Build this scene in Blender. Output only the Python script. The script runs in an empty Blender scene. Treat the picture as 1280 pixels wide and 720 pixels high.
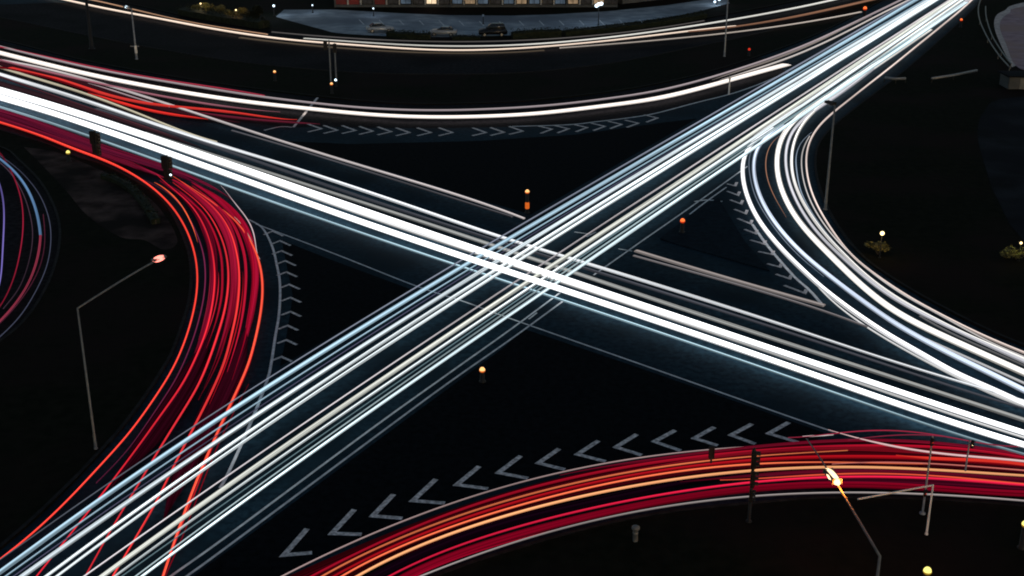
import bpy, bmesh, math, random
import numpy as np
from mathutils import Vector, Matrix

random.seed(7)
sc = bpy.context.scene
COL = sc.collection

# ------------------------------------------------------------------ camera
H = 33.0
PITCH = math.radians(20.6)
F = 1555.0
cam = bpy.data.cameras.new('camera')
cam.sensor_width = 36.0
cam.lens = F / 1280.0 * 36.0
cam.clip_start = 0.5
cam.clip_end = 6000
cam_o = bpy.data.objects.new('camera', cam)
COL.objects.link(cam_o)
cam_o.location = (0, 0, H)
cam_o.rotation_euler = (math.pi / 2 - PITCH, 0, 0)
sc.camera = cam_o
CP, SP = math.cos(PITCH), math.sin(PITCH)


def at(u, v, z=0.0):
    """point of the real world at height z that was surveyed at photo position u, v"""
    dx, dy = (u - 640) / F, (360 - v) / F
    d = Vector((dx, CP + dy * SP, -SP + dy * CP))
    t = (z - H) / d.z
    return Vector((d.x * t, d.y * t, z))


def proj(p):
    q = Vector((p[0], p[1], p[2] - H))
    dep = q.y * CP - q.z * SP
    up = q.y * SP + q.z * CP
    return 640 + F * q.x / dep, 360 - F * up / dep


def height_to(base, vtop):
    lo, hi = 0.0, 31.0
    for _ in range(40):
        m = (lo + hi) / 2
        if proj((base.x, base.y, base.z + m))[1] > vtop:
            lo = m
        else:
            hi = m
    return lo


# ------------------------------------------------------------------ tagging
def tag(o, label=None, cat=None, group=None, kind=None):
    if label: o['label'] = label
    if cat: o['category'] = cat
    if group: o['group'] = group
    if kind: o['kind'] = kind
    return o


def empty(name, loc, label, cat, group=None, rz=0.0):
    o = bpy.data.objects.new(name, None)
    COL.objects.link(o)
    o.location = loc
    o.rotation_euler = (0, 0, rz)
    o.empty_display_size = 0.3
    return tag(o, label, cat, group)


def mesh_obj(name, bm, mat, parent=None, smooth=False):
    me = bpy.data.meshes.new(name)
    bm.to_mesh(me)
    bm.free()
    if smooth:
        for p in me.polygons: p.use_smooth = True
    me.materials.append(mat)
    o = bpy.data.objects.new(name, me)
    COL.objects.link(o)
    if parent: o.parent = parent
    return o


# ------------------------------------------------------------------ materials
def srgb(c):
    return tuple((x / 255 / 12.92) if x / 255 <= 0.04045 else ((x / 255 + 0.055) / 1.055) ** 2.4 for x in c)


def new_mat(name):
    m = bpy.data.materials.new(name)
    m.use_nodes = True
    nt = m.node_tree
    b = nt.nodes['Principled BSDF']
    return m, nt, b


def noise_mat(name, c1, c2, scale, rough=0.8, detail=6, bump=0.0, c3=None, scale3=0.05, spec=0.5, metallic=0.0):
    m, nt, b = new_mat(name)
    N, L = nt.nodes, nt.links
    tc = N.new('ShaderNodeTexCoord')
    no = N.new('ShaderNodeTexNoise')
    no.inputs['Scale'].default_value = scale
    no.inputs['Detail'].default_value = detail
    L.new(tc.outputs['Object'], no.inputs['Vector'])
    r = N.new('ShaderNodeValToRGB')
    r.color_ramp.elements[0].position = 0.36
    r.color_ramp.elements[1].position = 0.66
    r.color_ramp.elements[0].color = (*c1, 1)
    r.color_ramp.elements[1].color = (*c2, 1)
    L.new(no.outputs['Fac'], r.inputs['Fac'])
    out = r.outputs['Color']
    if c3:
        n2 = N.new('ShaderNodeTexNoise')
        n2.inputs['Scale'].default_value = scale3
        n2.inputs['Detail'].default_value = 4
        L.new(tc.outputs['Object'], n2.inputs['Vector'])
        r2 = N.new('ShaderNodeValToRGB')
        r2.color_ramp.elements[0].position = 0.45
        r2.color_ramp.elements[1].position = 0.62
        L.new(n2.outputs['Fac'], r2.inputs['Fac'])
        mx = N.new('ShaderNodeMix')
        mx.data_type = 'RGBA'
        L.new(r2.outputs['Color'], mx.inputs['Factor'])
        L.new(out, mx.inputs['A'])
        mx.inputs['B'].default_value = (*c3, 1)
        out = mx.outputs['Result']
    L.new(out, b.inputs['Base Color'])
    b.inputs['Roughness'].default_value = rough
    b.inputs['Specular IOR Level'].default_value = spec
    b.inputs['Metallic'].default_value = metallic
    if bump:
        bp = N.new('ShaderNodeBump')
        bp.inputs['Strength'].default_value = bump
        bp.inputs['Distance'].default_value = 0.02
        L.new(no.outputs['Fac'], bp.inputs['Height'])
        L.new(bp.outputs['Normal'], b.inputs['Normal'])
    return m


M = {}
M['asphalt'] = noise_mat('asphalt', (0.0055, 0.0165, 0.0270), (0.0150, 0.0400, 0.0600), 2.2, 0.8, 8, 0.25,
                         c3=(0.0055, 0.0165, 0.0260), scale3=0.13, spec=0.04)
M['island'] = noise_mat('island_tarmac', (0.0035, 0.0095, 0.0160), (0.0070, 0.0170, 0.0270), 2.0, 0.85, 8, 0.3, spec=0.03)
M['tar_black'] = noise_mat('black_new_tarmac', (0.0025, 0.0035, 0.0050), (0.0060, 0.0080, 0.0105), 2.5, 0.9, 9, 0.3, spec=0.02)
M['earth'] = noise_mat('earth', (0.012, 0.013, 0.010), (0.024, 0.024, 0.019), 0.6, 0.95, 8, 0.4, spec=0.02)
M['verge'] = noise_mat('verge_grass', (0.005, 0.007, 0.004), (0.011, 0.012, 0.008), 1.3, 0.95, 10, 0.6,
                       c3=(0.014, 0.010, 0.009), scale3=0.08, spec=0.02)
M['verge_glow'] = noise_mat('verge_with_painted_glow', (0.024, 0.016, 0.015), (0.085, 0.058, 0.052), 0.5, 0.95, 9, 0.5, c3=(0.014, 0.011, 0.010), scale3=0.15, spec=0.03)  # verge earth with brownish red light put into its colour
M['kerb'] = noise_mat('kerb_concrete', (0.014, 0.014, 0.015), (0.026, 0.026, 0.027), 2.0, 0.85, spec=0.05)
M['parking'] = noise_mat('pale_forecourt', (0.17, 0.21, 0.25), (0.33, 0.38, 0.43), 0.45, 0.8, 6, 0.1,
                         c3=(0.12, 0.15, 0.19), scale3=0.07)
M['dirt'] = noise_mat('dirt_with_painted_light', (0.24, 0.16, 0.19), (0.36, 0.26, 0.30), 0.5, 0.95, 8, 0.4, c3=(0.30, 0.20, 0.19), scale3=0.12)  # dirt, made paler to carry lamp light from out of view
M['gravel'] = noise_mat('pale_gravel', (0.35, 0.31, 0.30), (0.62, 0.56, 0.54), 1.5, 0.95, 8, 0.5)
M['slab'] = noise_mat('blue_grey_slab', (0.003, 0.004, 0.006), (0.016, 0.019, 0.026), 0.18, 0.9, 10, c3=(0.004, 0.005, 0.009), scale3=0.1, spec=0.05)
M['paint'] = noise_mat('worn_road_paint', (0.34, 0.31, 0.31), (0.90, 0.84, 0.83), 4.0, 0.7, 12)
M['paint_thin'] = noise_mat('faded_road_paint', (0.5, 0.52, 0.55), (0.8, 0.82, 0.84), 1.6, 0.6, 8)
M['steel'] = noise_mat('galvanised_steel', (0.20, 0.21, 0.23), (0.30, 0.31, 0.33), 3, 0.5, metallic=0.4)
M['grey_steel'] = noise_mat('painted_grey_steel', (0.09, 0.10, 0.11), (0.14, 0.15, 0.16), 3, 0.5)
M['black'] = noise_mat('black_painted_metal', (0.006, 0.006, 0.007), (0.012, 0.012, 0.013), 4, 0.55, spec=0.3)
M['white_metal'] = noise_mat('white_painted_metal', (0.65, 0.65, 0.66), (0.8, 0.8, 0.8), 3, 0.5)
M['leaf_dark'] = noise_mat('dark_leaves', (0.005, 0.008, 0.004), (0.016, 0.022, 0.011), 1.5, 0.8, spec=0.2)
M['leaf_lit'] = noise_mat('lamp_lit_leaves', (0.10, 0.09, 0.03), (0.22, 0.19, 0.07), 1.8, 0.7, spec=0.2)  # leaf colour with the yellow lamp glow put into it
M['bark'] = noise_mat('bark', (0.04, 0.03, 0.02), (0.08, 0.06, 0.045), 4, 0.9, bump=0.5)
M['wall'] = noise_mat('dark_render_wall', (0.05, 0.055, 0.06), (0.08, 0.085, 0.09), 0.5, 0.85)
M['pillar'] = noise_mat('pale_pillar', (0.30, 0.31, 0.32), (0.42, 0.43, 0.44), 0.8, 0.8)
M['roof'] = noise_mat('dark_roof_sheet', (0.03, 0.032, 0.036), (0.05, 0.052, 0.058), 0.4, 0.6)
M['red_panel'] = noise_mat('dark_red_panel', (0.12, 0.008, 0.010), (0.2, 0.015, 0.016), 0.6, 0.6)
M['glass'] = noise_mat('dark_window_glass', (0.012, 0.016, 0.022), (0.02, 0.026, 0.034), 0.5, 0.08, spec=0.6)
M['car_silver'] = noise_mat('silver_car_paint', (0.42, 0.44, 0.47), (0.46, 0.48, 0.51), 2, 0.3, metallic=0.5)
M['car_grey'] = noise_mat('pale_grey_car_paint', (0.34, 0.36, 0.39), (0.38, 0.40, 0.43), 2, 0.3, metallic=0.4)
M['car_black'] = noise_mat('black_car_paint', (0.008, 0.008, 0.010), (0.014, 0.014, 0.016), 2, 0.25)
M['tyre'] = noise_mat('tyre_rubber', (0.015, 0.015, 0.015), (0.025, 0.025, 0.025), 8, 0.9)
M['rim'] = noise_mat('alloy_rim', (0.3, 0.3, 0.31), (0.4, 0.4, 0.41), 4, 0.4, metallic=0.8)


def emit_mat(name, rgb, strength, var=0.25, scale=4.0):
    m, nt, b = new_mat(name)
    N, L = nt.nodes, nt.links
    N.remove(b)
    e = N.new('ShaderNodeEmission')
    e.inputs['Color'].default_value = (*srgb(rgb), 1)
    tc = N.new('ShaderNodeTexCoord')
    no = N.new('ShaderNodeTexNoise')
    no.inputs['Scale'].default_value = scale
    L.new(tc.outputs['Object'], no.inputs['Vector'])
    mr = N.new('ShaderNodeMapRange')
    mr.inputs['To Min'].default_value = strength * (1 - var)
    mr.inputs['To Max'].default_value = strength * (1 + var)
    L.new(no.outputs['Fac'], mr.inputs['Value'])
    L.new(mr.outputs['Result'], e.inputs['Strength'])
    L.new(e.outputs['Emission'], N['Material Output'].inputs['Surface'])
    return m


M['amber'] = emit_mat('amber_lamp', (255, 190, 120), 1.6)
M['amber_rim'] = emit_mat('amber_lamp_rim', (235, 110, 40), 0.8)
M['yellow'] = emit_mat('yellow_lamp', (250, 235, 130), 1.4)
M['yellow_rim'] = emit_mat('yellow_lamp_rim', (180, 140, 40), 0.7)
M['orange'] = emit_mat('orange_lamp', (255, 120, 60), 1.4)
M['orange_rim'] = emit_mat('orange_lamp_rim', (215, 60, 20), 0.8)
M['warm'] = emit_mat('warm_white_lamp', (255, 225, 160), 3.0)
M['cool'] = emit_mat('cool_white_lamp', (215, 240, 255), 3.0)
M['lampred'] = emit_mat('reddish_white_lamp', (255, 135, 120), 2.6)
M['lampgold'] = emit_mat('golden_lamp', (255, 222, 170), 2.3)
M['dimred'] = emit_mat('dim_red_lamp', (230, 60, 40), 0.8)
M['win_warm'] = emit_mat('warm_lit_pane', (225, 190, 150), 0.35, 0.9, 1.1)
M['win_bright'] = emit_mat('bright_lit_pane', (255, 225, 185), 1.1, 0.6, 1.5)
M['win_cool'] = emit_mat('cool_lit_pane', (120, 140, 160), 0.30, 0.9, 0.9)
M['win_dim'] = emit_mat('dim_lit_pane', (90, 85, 80), 0.18, 0.95, 1.3)

_tm = {}


def trail_mat(rgb, gain, streak=0.5, edge=0.45):
    key = (rgb, gain, streak, edge)
    if key in _tm: return _tm[key]
    m, nt, b = new_mat('light_streak')
    N, L = nt.nodes, nt.links
    N.remove(b)
    uv = N.new('ShaderNodeUVMap'); uv.uv_map = 'metres'
    ue = N.new('ShaderNodeUVMap'); ue.uv_map = 'across'
    oi = N.new('ShaderNodeObjectInfo')
    mp = N.new('ShaderNodeMapping')
    mp.inputs['Scale'].default_value = (9.0, 0.03, 1.0)
    L.new(uv.outputs['UV'], mp.inputs['Vector'])
    cx = N.new('ShaderNodeCombineXYZ')
    mu = N.new('ShaderNodeMath'); mu.operation = 'MULTIPLY'; mu.inputs[1].default_value = 50
    L.new(oi.outputs['Random'], mu.inputs[0])
    L.new(mu.outputs[0], cx.inputs['Z'])
    L.new(cx.outputs[0], mp.inputs['Location'])
    no = N.new('ShaderNodeTexNoise')
    no.inputs['Scale'].default_value = 1.0
    no.inputs['Detail'].default_value = 3
    L.new(mp.outputs[0], no.inputs['Vector'])
    mr = N.new('ShaderNodeMapRange')
    mr.inputs['From Min'].default_value = 0.3
    mr.inputs['From Max'].default_value = 0.7
    mr.inputs['To Min'].default_value = 1 - streak
    mr.inputs['To Max'].default_value = 1 + streak * 0.6
    L.new(no.outputs['Fac'], mr.inputs['Value'])
    # across: 0 at the middle, 1 at the rim
    sx = N.new('ShaderNodeSeparateXYZ')
    L.new(ue.outputs['UV'], sx.inputs[0])
    mre = N.new('ShaderNodeMapRange')
    mre.interpolation_type = 'SMOOTHSTEP'
    mre.inputs['From Min'].default_value = 0.35
    mre.inputs['From Max'].default_value = 1.0
    mre.inputs['To Min'].default_value = 1.0
    mre.inputs['To Max'].default_value = edge
    L.new(sx.outputs['X'], mre.inputs['Value'])
    m1 = N.new('ShaderNodeMath'); m1.operation = 'MULTIPLY'
    L.new(mr.outputs[0], m1.inputs[0]); L.new(mre.outputs[0], m1.inputs[1])
    m2 = N.new('ShaderNodeMath'); m2.operation = 'MULTIPLY'; m2.inputs[1].default_value = gain
    L.new(m1.outputs[0], m2.inputs[0])
    e = N.new('ShaderNodeEmission')
    e.inputs['Color'].default_value = (*srgb(rgb), 1)
    L.new(m2.outputs[0], e.inputs['Strength'])
    L.new(e.outputs[0], N['Material Output'].inputs['Surface'])
    _tm[key] = m
    return m


# ------------------------------------------------------------------ curve helpers
def fit(pts, deg=None, n=70):
    """smooth a surveyed polyline: Chebyshev fit along its length"""
    P = np.array([(p[0], p[1]) for p in pts], float)
    s = np.concatenate([[0], np.cumsum(np.hypot(*np.diff(P, axis=0).T))])
    t = 2 * s / s[-1] - 1
    if deg and deg >= 6:
        # dense Catmull-Rom, then a Gaussian along the arc
        Q = np.array(smooth_px([tuple(p) for p in P], 24))
        q = np.concatenate([[0], np.cumsum(np.hypot(*np.diff(Q, axis=0).T))])
        m = 500
        qs = np.linspace(0, q[-1], m)
        X = np.stack([np.interp(qs, q, Q[:, 0]), np.interp(qs, q, Q[:, 1])], 1)
        sg = max(3, int(0.028 * m)); k = np.arange(-3 * sg, 3 * sg + 1)
        ker = np.exp(-0.5 * (k / sg) ** 2); ker /= ker.sum()
        pad = 3 * sg
        A = np.concatenate([2 * X[0] - X[pad:0:-1], X, 2 * X[-1] - X[-2:-pad - 2:-1]])
        Y = np.stack([np.convolve(A[:, j], ker, 'valid') for j in (0, 1)], 1)
        idx = np.linspace(0, m - 1, n)
        return list(zip(np.interp(idx, np.arange(m), Y[:, 0]), np.interp(idx, np.arange(m), Y[:, 1]))), idx / (m - 1)
    d = deg if deg else min(len(P) - 1, 5)
    d = min(d, len(P) - 1)
    w = np.ones(len(P)); w[0] = w[-1] = 2
    cx = np.polynomial.chebyshev.chebfit(t, P[:, 0], d, w=w)
    cy = np.polynomial.chebyshev.chebfit(t, P[:, 1], d, w=w)
    tt = np.linspace(-1, 1, n)
    return list(zip(np.polynomial.chebyshev.chebval(tt, cx), np.polynomial.chebyshev.chebval(tt, cy))), (tt + 1) / 2


def ground_path(pts, z, deg=None, ext=(0, 0), n=70):
    px, ts = fit(pts, deg, n)
    g = [at(u, v, z) for u, v in px]
    # resample evenly enough is not needed; lengthen along the tangents
    if ext[0]:
        d = (g[0] - g[3]).normalized()
        g = [g[0] + d * ext[0], g[0] + d * ext[0] * 0.5] + g
        ts = np.concatenate([[0, 0], ts])
    if ext[1]:
        d = (g[-1] - g[-4]).normalized()
        g = g + [g[-1] + d * ext[1] * 0.5, g[-1] + d * ext[1]]
        ts = np.concatenate([ts, [1, 1]])
    return g, ts


def lateral(g, i):
    a = g[max(i - 1, 0)]; b = g[min(i + 1, len(g) - 1)]
    t = (b - a); t.z = 0
    t.normalize()
    return Vector((-t.y, t.x, 0)), t


def px_per_m(p, n, t):
    """how many photo pixels one metre sideways measures, square to the streak"""
    u0, v0 = proj(p); u1, v1 = proj(p + n * 0.5); u2, v2 = proj(p + t * 0.5)
    ex, ey = u2 - u0, v2 - v0
    l = math.hypot(ex, ey) or 1
    return abs((u1 - u0) * ey - (v1 - v0) * ex) / l / 0.5


NSEC = 8


def trail(pts, w, rgb, label, gain=1.7, z=0.65, deg=None, ext=(0, 0), group='vehicle light streaks', streak=0.5, edge=0.45, n=70, taper=(0, 0)):
    g, ts = ground_path(pts, z, deg, ext, n)
    band = 'band' in label
    if not isinstance(w, (tuple, list)): w = (w, w)
    if taper == 'auto': taper = (0 if ext[0] else 0.3, 0 if ext[1] else 0.3)
    ext_ = ext
    bm = bmesh.new()
    uvl = bm.loops.layers.uv.new('metres'); uve = bm.loops.layers.uv.new('across')
    rings = []; dist = 0.0
    for i, p in enumerate(g):
        nrm, tan = lateral(g, i)
        wpx = w[0] + (w[1] - w[0]) * ts[i]
        wm = wpx * (1.0 if band else 0.86) / max(px_per_m(p if p.y > 30 else g[min(i + 2, len(g) - 1)], nrm, tan), 3.0)
        wm = min(wm, 2.6)
        if taper[0] and ts[i] < taper[0]: wm *= 0.08 + 0.92 * ts[i] / taper[0]
        if taper[1] and ts[i] > 1 - taper[1]: wm *= 0.08 + 0.92 * (1 - ts[i]) / taper[1]
        th = max(0.05, min(wm * 0.4, 0.16))
        if i: dist += (p - g[i - 1]).length
        ring = []
        for k in range(NSEC):
            a = 2 * math.pi * k / NSEC
            c, s = math.cos(a), math.sin(a)
            v = bm.verts.new(p + nrm * (c * wm / 2) + Vector((0, 0, s * th / 2)))
            ring.append((v, c * wm / 2, dist, abs(c)))
        rings.append(ring)
    for a, b in zip(rings, rings[1:]):
        for k in range(NSEC):
            q = [a[k], a[(k + 1) % NSEC], b[(k + 1) % NSEC], b[k]]
            f = bm.faces.new([x[0] for x in q])
            f.smooth = True
            for lp, x in zip(f.loops, q):
                lp[uvl].uv = (x[1], x[2]); lp[uve].uv = (x[3], 0)
    for ring in (rings[0][::-1], rings[-1]):
        f = bm.faces.new([x[0] for x in ring])
        for lp, x in zip(f.loops, ring):
            lp[uvl].uv = (x[1], x[2]); lp[uve].uv = (x[3], 0)
    me = bpy.data.meshes.new('light_trail')
    bm.to_mesh(me); bm.free()
    me.materials.append(trail_mat(rgb, gain, streak, edge))
    o = bpy.data.objects.new('light_trail', me)
    COL.objects.link(o)
    # origin at the start of the streak
    c = g[0].copy(); me.transform(Matrix.Translation(-c)); o.location = c
    tag(o, label, 'light trail', group)
    return o


def poly_sheet(name, px, z, mat, thick=0.0, kerb=False, deg=None, kind='structure', close_pts=None):
    pts = [at(u, v, z) for u, v in px]
    bm = bmesh.new()
    vs = [bm.verts.new(p) for p in pts]
    f = bm.faces.new(vs)
    if f.normal.z < 0 or (f.normal_update() or f.normal.z < 0): f.normal_flip()
    if thick:
        r = bmesh.ops.extrude_face_region(bm, geom=[f])
        for e in r['geom']:
            if isinstance(e, bmesh.types.BMVert): e.co.z = z
        for v in vs: v.co.z = z - thick
    bmesh.ops.triangulate(bm, faces=[x for x in bm.faces if len(x.verts) > 4])
    bmesh.ops.recalc_face_normals(bm, faces=bm.faces)
    o = mesh_obj(name, bm, mat)
    tag(o, kind=kind)
    return o


def smooth_px(px, per=8, closed=False):
    """Catmull-Rom through surveyed points"""
    out = []
    n = len(px)
    for i in range(n - 1):
        p0 = px[max(i - 1, 0)]; p1 = px[i]; p2 = px[i + 1]; p3 = px[min(i + 2, n - 1)]
        for k in range(per):
            t = k / per
            out.append(tuple(0.5 * ((2 * p1[j]) + (-p0[j] + p2[j]) * t + (2 * p0[j] - 5 * p1[j] + 4 * p2[j] - p3[j]) * t * t
                                    + (-p0[j] + 3 * p1[j] - 3 * p2[j] + p3[j]) * t ** 3) for j in (0, 1)))
    out.append(px[-1])
    return out


def ribbon_bm(bm, pts, width, z):
    for i in range(len(pts)):
        pass
    vs = []
    for i, p in enumerate(pts):
        nrm, _ = lateral(pts, i)
        vs.append((bm.verts.new((p + nrm * width / 2)[:2] + (z,)), bm.verts.new((p - nrm * width / 2)[:2] + (z,))))
    for a, b in zip(vs, vs[1:]):
        f = bm.faces.new((a[0], a[1], b[1], b[0]))
        f.normal_update()
        if f.normal.z < 0: f.normal_flip()


def kerb_strip(px, z_top=0.135, width=0.22):
    g = [at(u, v, 0.0) for u, v in px]
    bm = bmesh.new()
    prev = None
    for i, p in enumerate(g):
        nrm, _ = lateral(g, i)
        a, b = p + nrm * width / 2, p - nrm * width / 2
        ring = [bm.verts.new((a.x, a.y, -0.03)), bm.verts.new((a.x, a.y, z_top)), bm.verts.new((b.x, b.y, z_top)), bm.verts.new((b.x, b.y, -0.03))]
        if prev:
            for k in range(3):
                bm.faces.new((prev[k], prev[k + 1], ring[k + 1], ring[k]))
        prev = ring
    bmesh.ops.recalc_face_normals(bm, faces=bm.faces)
    o = mesh_obj('kerb', bm, M['kerb'])
    tag(o, kind='structure')
    return o


# ------------------------------------------------------------------ ground and roads
bm = bmesh.new()
bmesh.ops.create_grid(bm, x_segments=8, y_segments=8, size=2500)
for v in bm.verts: v.co.z = -0.05
tag(mesh_obj('ground', bm, M['earth']), kind='structure')

bm = bmesh.new()
vs = [bm.verts.new(p) for p in ((-160, 12, 0), (150, 12, 0), (190, 170, 0), (210, 330, 0), (-190, 330, 0), (-160, 150, 0))]
bm.faces.new(vs)
tag(mesh_obj('road', bm, M['asphalt']), kind='structure')

S3_left = [(-80, 132), (0, 163), (60, 181), (93, 196), (127, 206), (153, 218), (173, 229), (190, 240), (207, 256), (220, 277), (230, 300),
           (237, 322), (239, 350), (236, 379), (228, 406), (216, 440), (205, 460), (184, 493), (152, 536), (115, 577), (85, 608), (30, 660), (-60, 735)]
H_right = [(-60, 470), (0, 428), (32, 400), (58, 360), (73, 315), (73, 275), (54, 233), (24, 201), (0, 184), (-80, 160)]
l3 = smooth_px(S3_left, 5); hr = smooth_px(H_right, 5)
poly_sheet('verge', l3 + hr, 0.12, M['verge'], 0.16)
kerb_strip(l3); kerb_strip(hr)

S4_low = [(440, 790), (500, 745), (560, 716), (660, 683), (760, 656), (850, 640), (960, 629), (1022, 624), (1110, 624), (1200, 628), (1280, 634), (1420, 648)]
s4 = smooth_px(S4_low, 5)
poly_sheet('verge', s4 + [(1420, 1150), (300, 1150)], 0.12, M['verge'], 0.16)
kerb_strip(s4)

S1_right = [(1300, -70), (1234, -8), (1208, 20), (1134, 86), (1070, 135), (1034, 166), (1020, 192), (1023, 230), (1042, 275), (1075, 318), (1110, 345), (1160, 375),
            (1230, 411), (1290, 436), (1420, 482)]
s1 = smooth_px(S1_right, 5)
poly_sheet('verge', s1 + [(1800, 482), (1700, -70)], 0.12, M['verge'], 0.16)
kerb_strip(s1)

S2_out = [(-80, 36), (0, 50), (120, 79), (260, 103), (400, 121), (490, 129), (566, 130), (660, 126), (777, 113), (871, 94), (950, 70), (1014, 46), (1060, 24), (1100, 2), (1140, -20)]
R5_low = [(1100, -8), (1060, 8), (1000, 27), (950, 42), (850, 63), (760, 80), (640, 92), (500, 93), (400, 88), (300, 78), (200, 62), (100, 43), (0, 22), (-80, 8)]
s2 = smooth_px(S2_out, 5); r5 = smooth_px(R5_low, 5)
poly_sheet('verge', s2 + r5, 0.12, M['verge'], 0.16)
kerb_strip(s2); kerb_strip(r5)

R5_up = [(20, -22), (110, -6), (180, 9), (260, 26), (340, 39), (440, 47), (520, 50), (640, 47), (760, 40), (850, 28), (940, 12), (1010, -2), (1060, -14), (1110, -28)]
ru = smooth_px(R5_up, 5)
poly_sheet('verge', ru + [(1180, -120), (-100, -120)], 0.12, M['verge'], 0.16)
kerb_strip(ru)

poly_sheet('verge_glow_patch', smooth_px([(30, 184), (70, 190), (110, 206), (150, 224), (185, 246), (208, 272), (222, 302), (205, 312), (180, 300), (150, 296), (110, 270), (84, 240), (58, 212), (30, 184)], 5)[:-1], 0.128, M['verge_glow'])  # patch painted as the red-lit part of the verge
for isl in ([(868, 264), (898, 247), (930, 300), (962, 338), (850, 306), (825, 298)],
            ):
    poly_sheet('traffic_island', isl, 0.10, M['island'], 0.13)

_hp = smooth_px([(360, 716), (408.8, 692), (453.4, 671), (512, 646.5), (560, 630), (598, 616), (656.7, 599.5), (707, 587.5), (760, 578), (803, 570), (866, 562), (960, 555.5), (1020, 551)], 4)
poly_sheet('hatched_tarmac', _hp + [(1030, 541), (960, 516), (800, 460), (655, 411), (630, 434), (470, 552), (340, 648), (262, 705), (190, 760), (290, 760)], 0.003, M['tar_black'])
poly_sheet('hatched_tarmac', [(350, 176), (440, 180), (600, 176), (720, 168), (830, 153), (872, 148), (760, 212), (664, 268), (600, 250), (500, 218)], 0.003, M['tar_black'])
poly_sheet('hatched_tarmac', [(352, 300), (420, 327), (515, 362), (398, 430), (350, 458), (358, 420), (366, 370)], 0.003, M['tar_black'])
M['tar_old'] = noise_mat('old_brownish_tarmac', (0.006, 0.006, 0.008), (0.020, 0.019, 0.023), 2.0, 0.9, 9, 0.3, c3=(0.006, 0.006, 0.008), scale3=0.1, spec=0.03)
poly_sheet('far_road', r5 + ru[::-1], 0.003, M['tar_old'])
poly_sheet('slip_road', smooth_px([(-80, 38), (0, 52), (120, 81), (260, 104.5), (400, 122.5), (490, 130.5), (566, 131.5), (660, 127.5), (777, 114.5), (871, 95.5), (950, 71.5)], 5)
           + smooth_px([(985, 90), (947, 107), (913, 118.5), (871.5, 129), (820, 142), (788, 147.5), (746.6, 152.5), (709, 156.5), (640, 158.5), (560, 160), (480, 160), (400, 158.5), (365, 159), (300, 152), (240, 140), (120, 108), (0, 76), (-80, 56)], 5), 0.003, M['tar_old'])
poly_sheet('loop_road', hr + [(-300, 160), (-300, 470)], 0.003, M['tar_old'])
# forecourt in front of the shops, dirt plot, paths
pk = smooth_px([(345, 21), (400, 36), (430, 42), (520, 46), (640, 44), (760, 31), (850, 19), (912, 4)], 5)
poly_sheet('parking_lot', pk + [(905, -4), (830, 7), (760, 14), (690, 18), (640, 19.5), (560, 19), (500, 16.5), (420, 12), (355, 12)], 0.128, M['parking'])
bays = []
for k in range(15):
    u = 455 + k * 25
    bays.append([(u, 33.5 - abs(u - 620) * 0.012), (u - 6, 27.5 - abs(u - 620) * 0.012)])
bm = bmesh.new()
for a, b_ in bays: ribbon_bm(bm, [at(*a), at(*b_)], 0.16, 0.136)
tag(mesh_obj('bay_marking', bm, M['paint_thin']), kind='structure')
# lighter pale strip far end of the forecourt
dirt = smooth_px([(1420, -10), (1280, 8), (1262, 16), (1252, 24), (1250, 36), (1258, 56), (1270, 82), (1300, 90), (1420, 100)], 5)
poly_sheet('dirt_plot', dirt, 0.16, M['dirt'])
grav = smooth_px([(1420, -20), (1280, 3), (1256, 13), (1245, 20), (1243, 34), (1251, 56), (1265, 84)], 5)
poly_sheet('gravel_path', grav + [(1270, 82), (1258, 56), (1250, 36), (1252, 24), (1262, 16), (1280, 8), (1420, -10)], 0.15, M['gravel'])
poly_sheet('paved_slope', smooth_px([(1226, 190), (1222, 165), (1230, 140), (1262, 122), (1420, 118)], 5) + [(1420, 345), (1300, 325), (1262, 280), (1240, 235)], 0.14, M['slab'])

# ------------------------------------------------------------------ painted markings
ZP = 0.006


def marking(name, lines, width, mat='paint_thin', deg=None):
    bm = bmesh.new()
    for k, ln in enumerate(lines):
        px = smooth_px(ln, 6) if len(ln) > 2 else ln
        ribbon_bm(bm, [at(u, v, 0) for u, v in px], width, ZP + 0.0015 * (k % 3))
    o = mesh_obj(name, bm, M[mat])
    tag(o, kind='structure')


marking('edge_line_marking', [
    [(180, 747), (214, 720), (280, 673), (459, 540), (560, 467.5), (640, 410.5), (700, 366)],
    [(200, 745), (234, 720), (280, 686.5), (477, 540), (560, 479), (640, 423), (703, 377)],
    [(742, 344), (800, 303), (861.7, 260), (923, 216), (934, 208)],
    [(862, 268), (880, 254), (908, 234)],
    [(320, 280), (420, 318), (520, 357.5), (580, 377), (640, 399), (800, 455), (960, 511.5), (1042, 540)],
], 0.15)
marking('slip_edge_marking', [
    [(311, 274.5), (328, 285), (340, 307.5), (346, 331), (350, 356), (349, 390.5), (344, 421.7), (338.6, 456.7), (333, 478), (312, 532), (285, 592), (275, 610)],
], 0.18)
marking('slip_edge_marking', [
    [(640, 158), (709, 156), (746.6, 152), (788, 147), (820, 141.5), (871.5, 128), (913, 117.6), (947, 106), (985, 90)],
    [(330, 163), (350, 158.5), (365, 159)],
], 0.28)
marking('stop_line_marking', [[(367, 159), (397, 122)]], 0.32, 'paint')
marking('slip_edge_marking', [
    [(940, 280), (960, 308), (991, 344), (1011, 362), (1027, 380)],
    [(1027, 380), (1016, 378), (1000, 373)],
    [(903, 252), (885, 250), (868, 252)],
], 0.25)

# chevrons on the left triangle
ch = []
for ax, ay in [(341, 289), (350, 301), (352, 313.5), (356.5, 326), (358, 340), (361.5, 355.6), (363, 372), (363, 389.6), (359.5, 407), (358, 425), (352, 446)]:
    ch.append([(ax - 11.5, ay + 4.5), (ax, ay), (ax + 13, ay + 6)])


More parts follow.
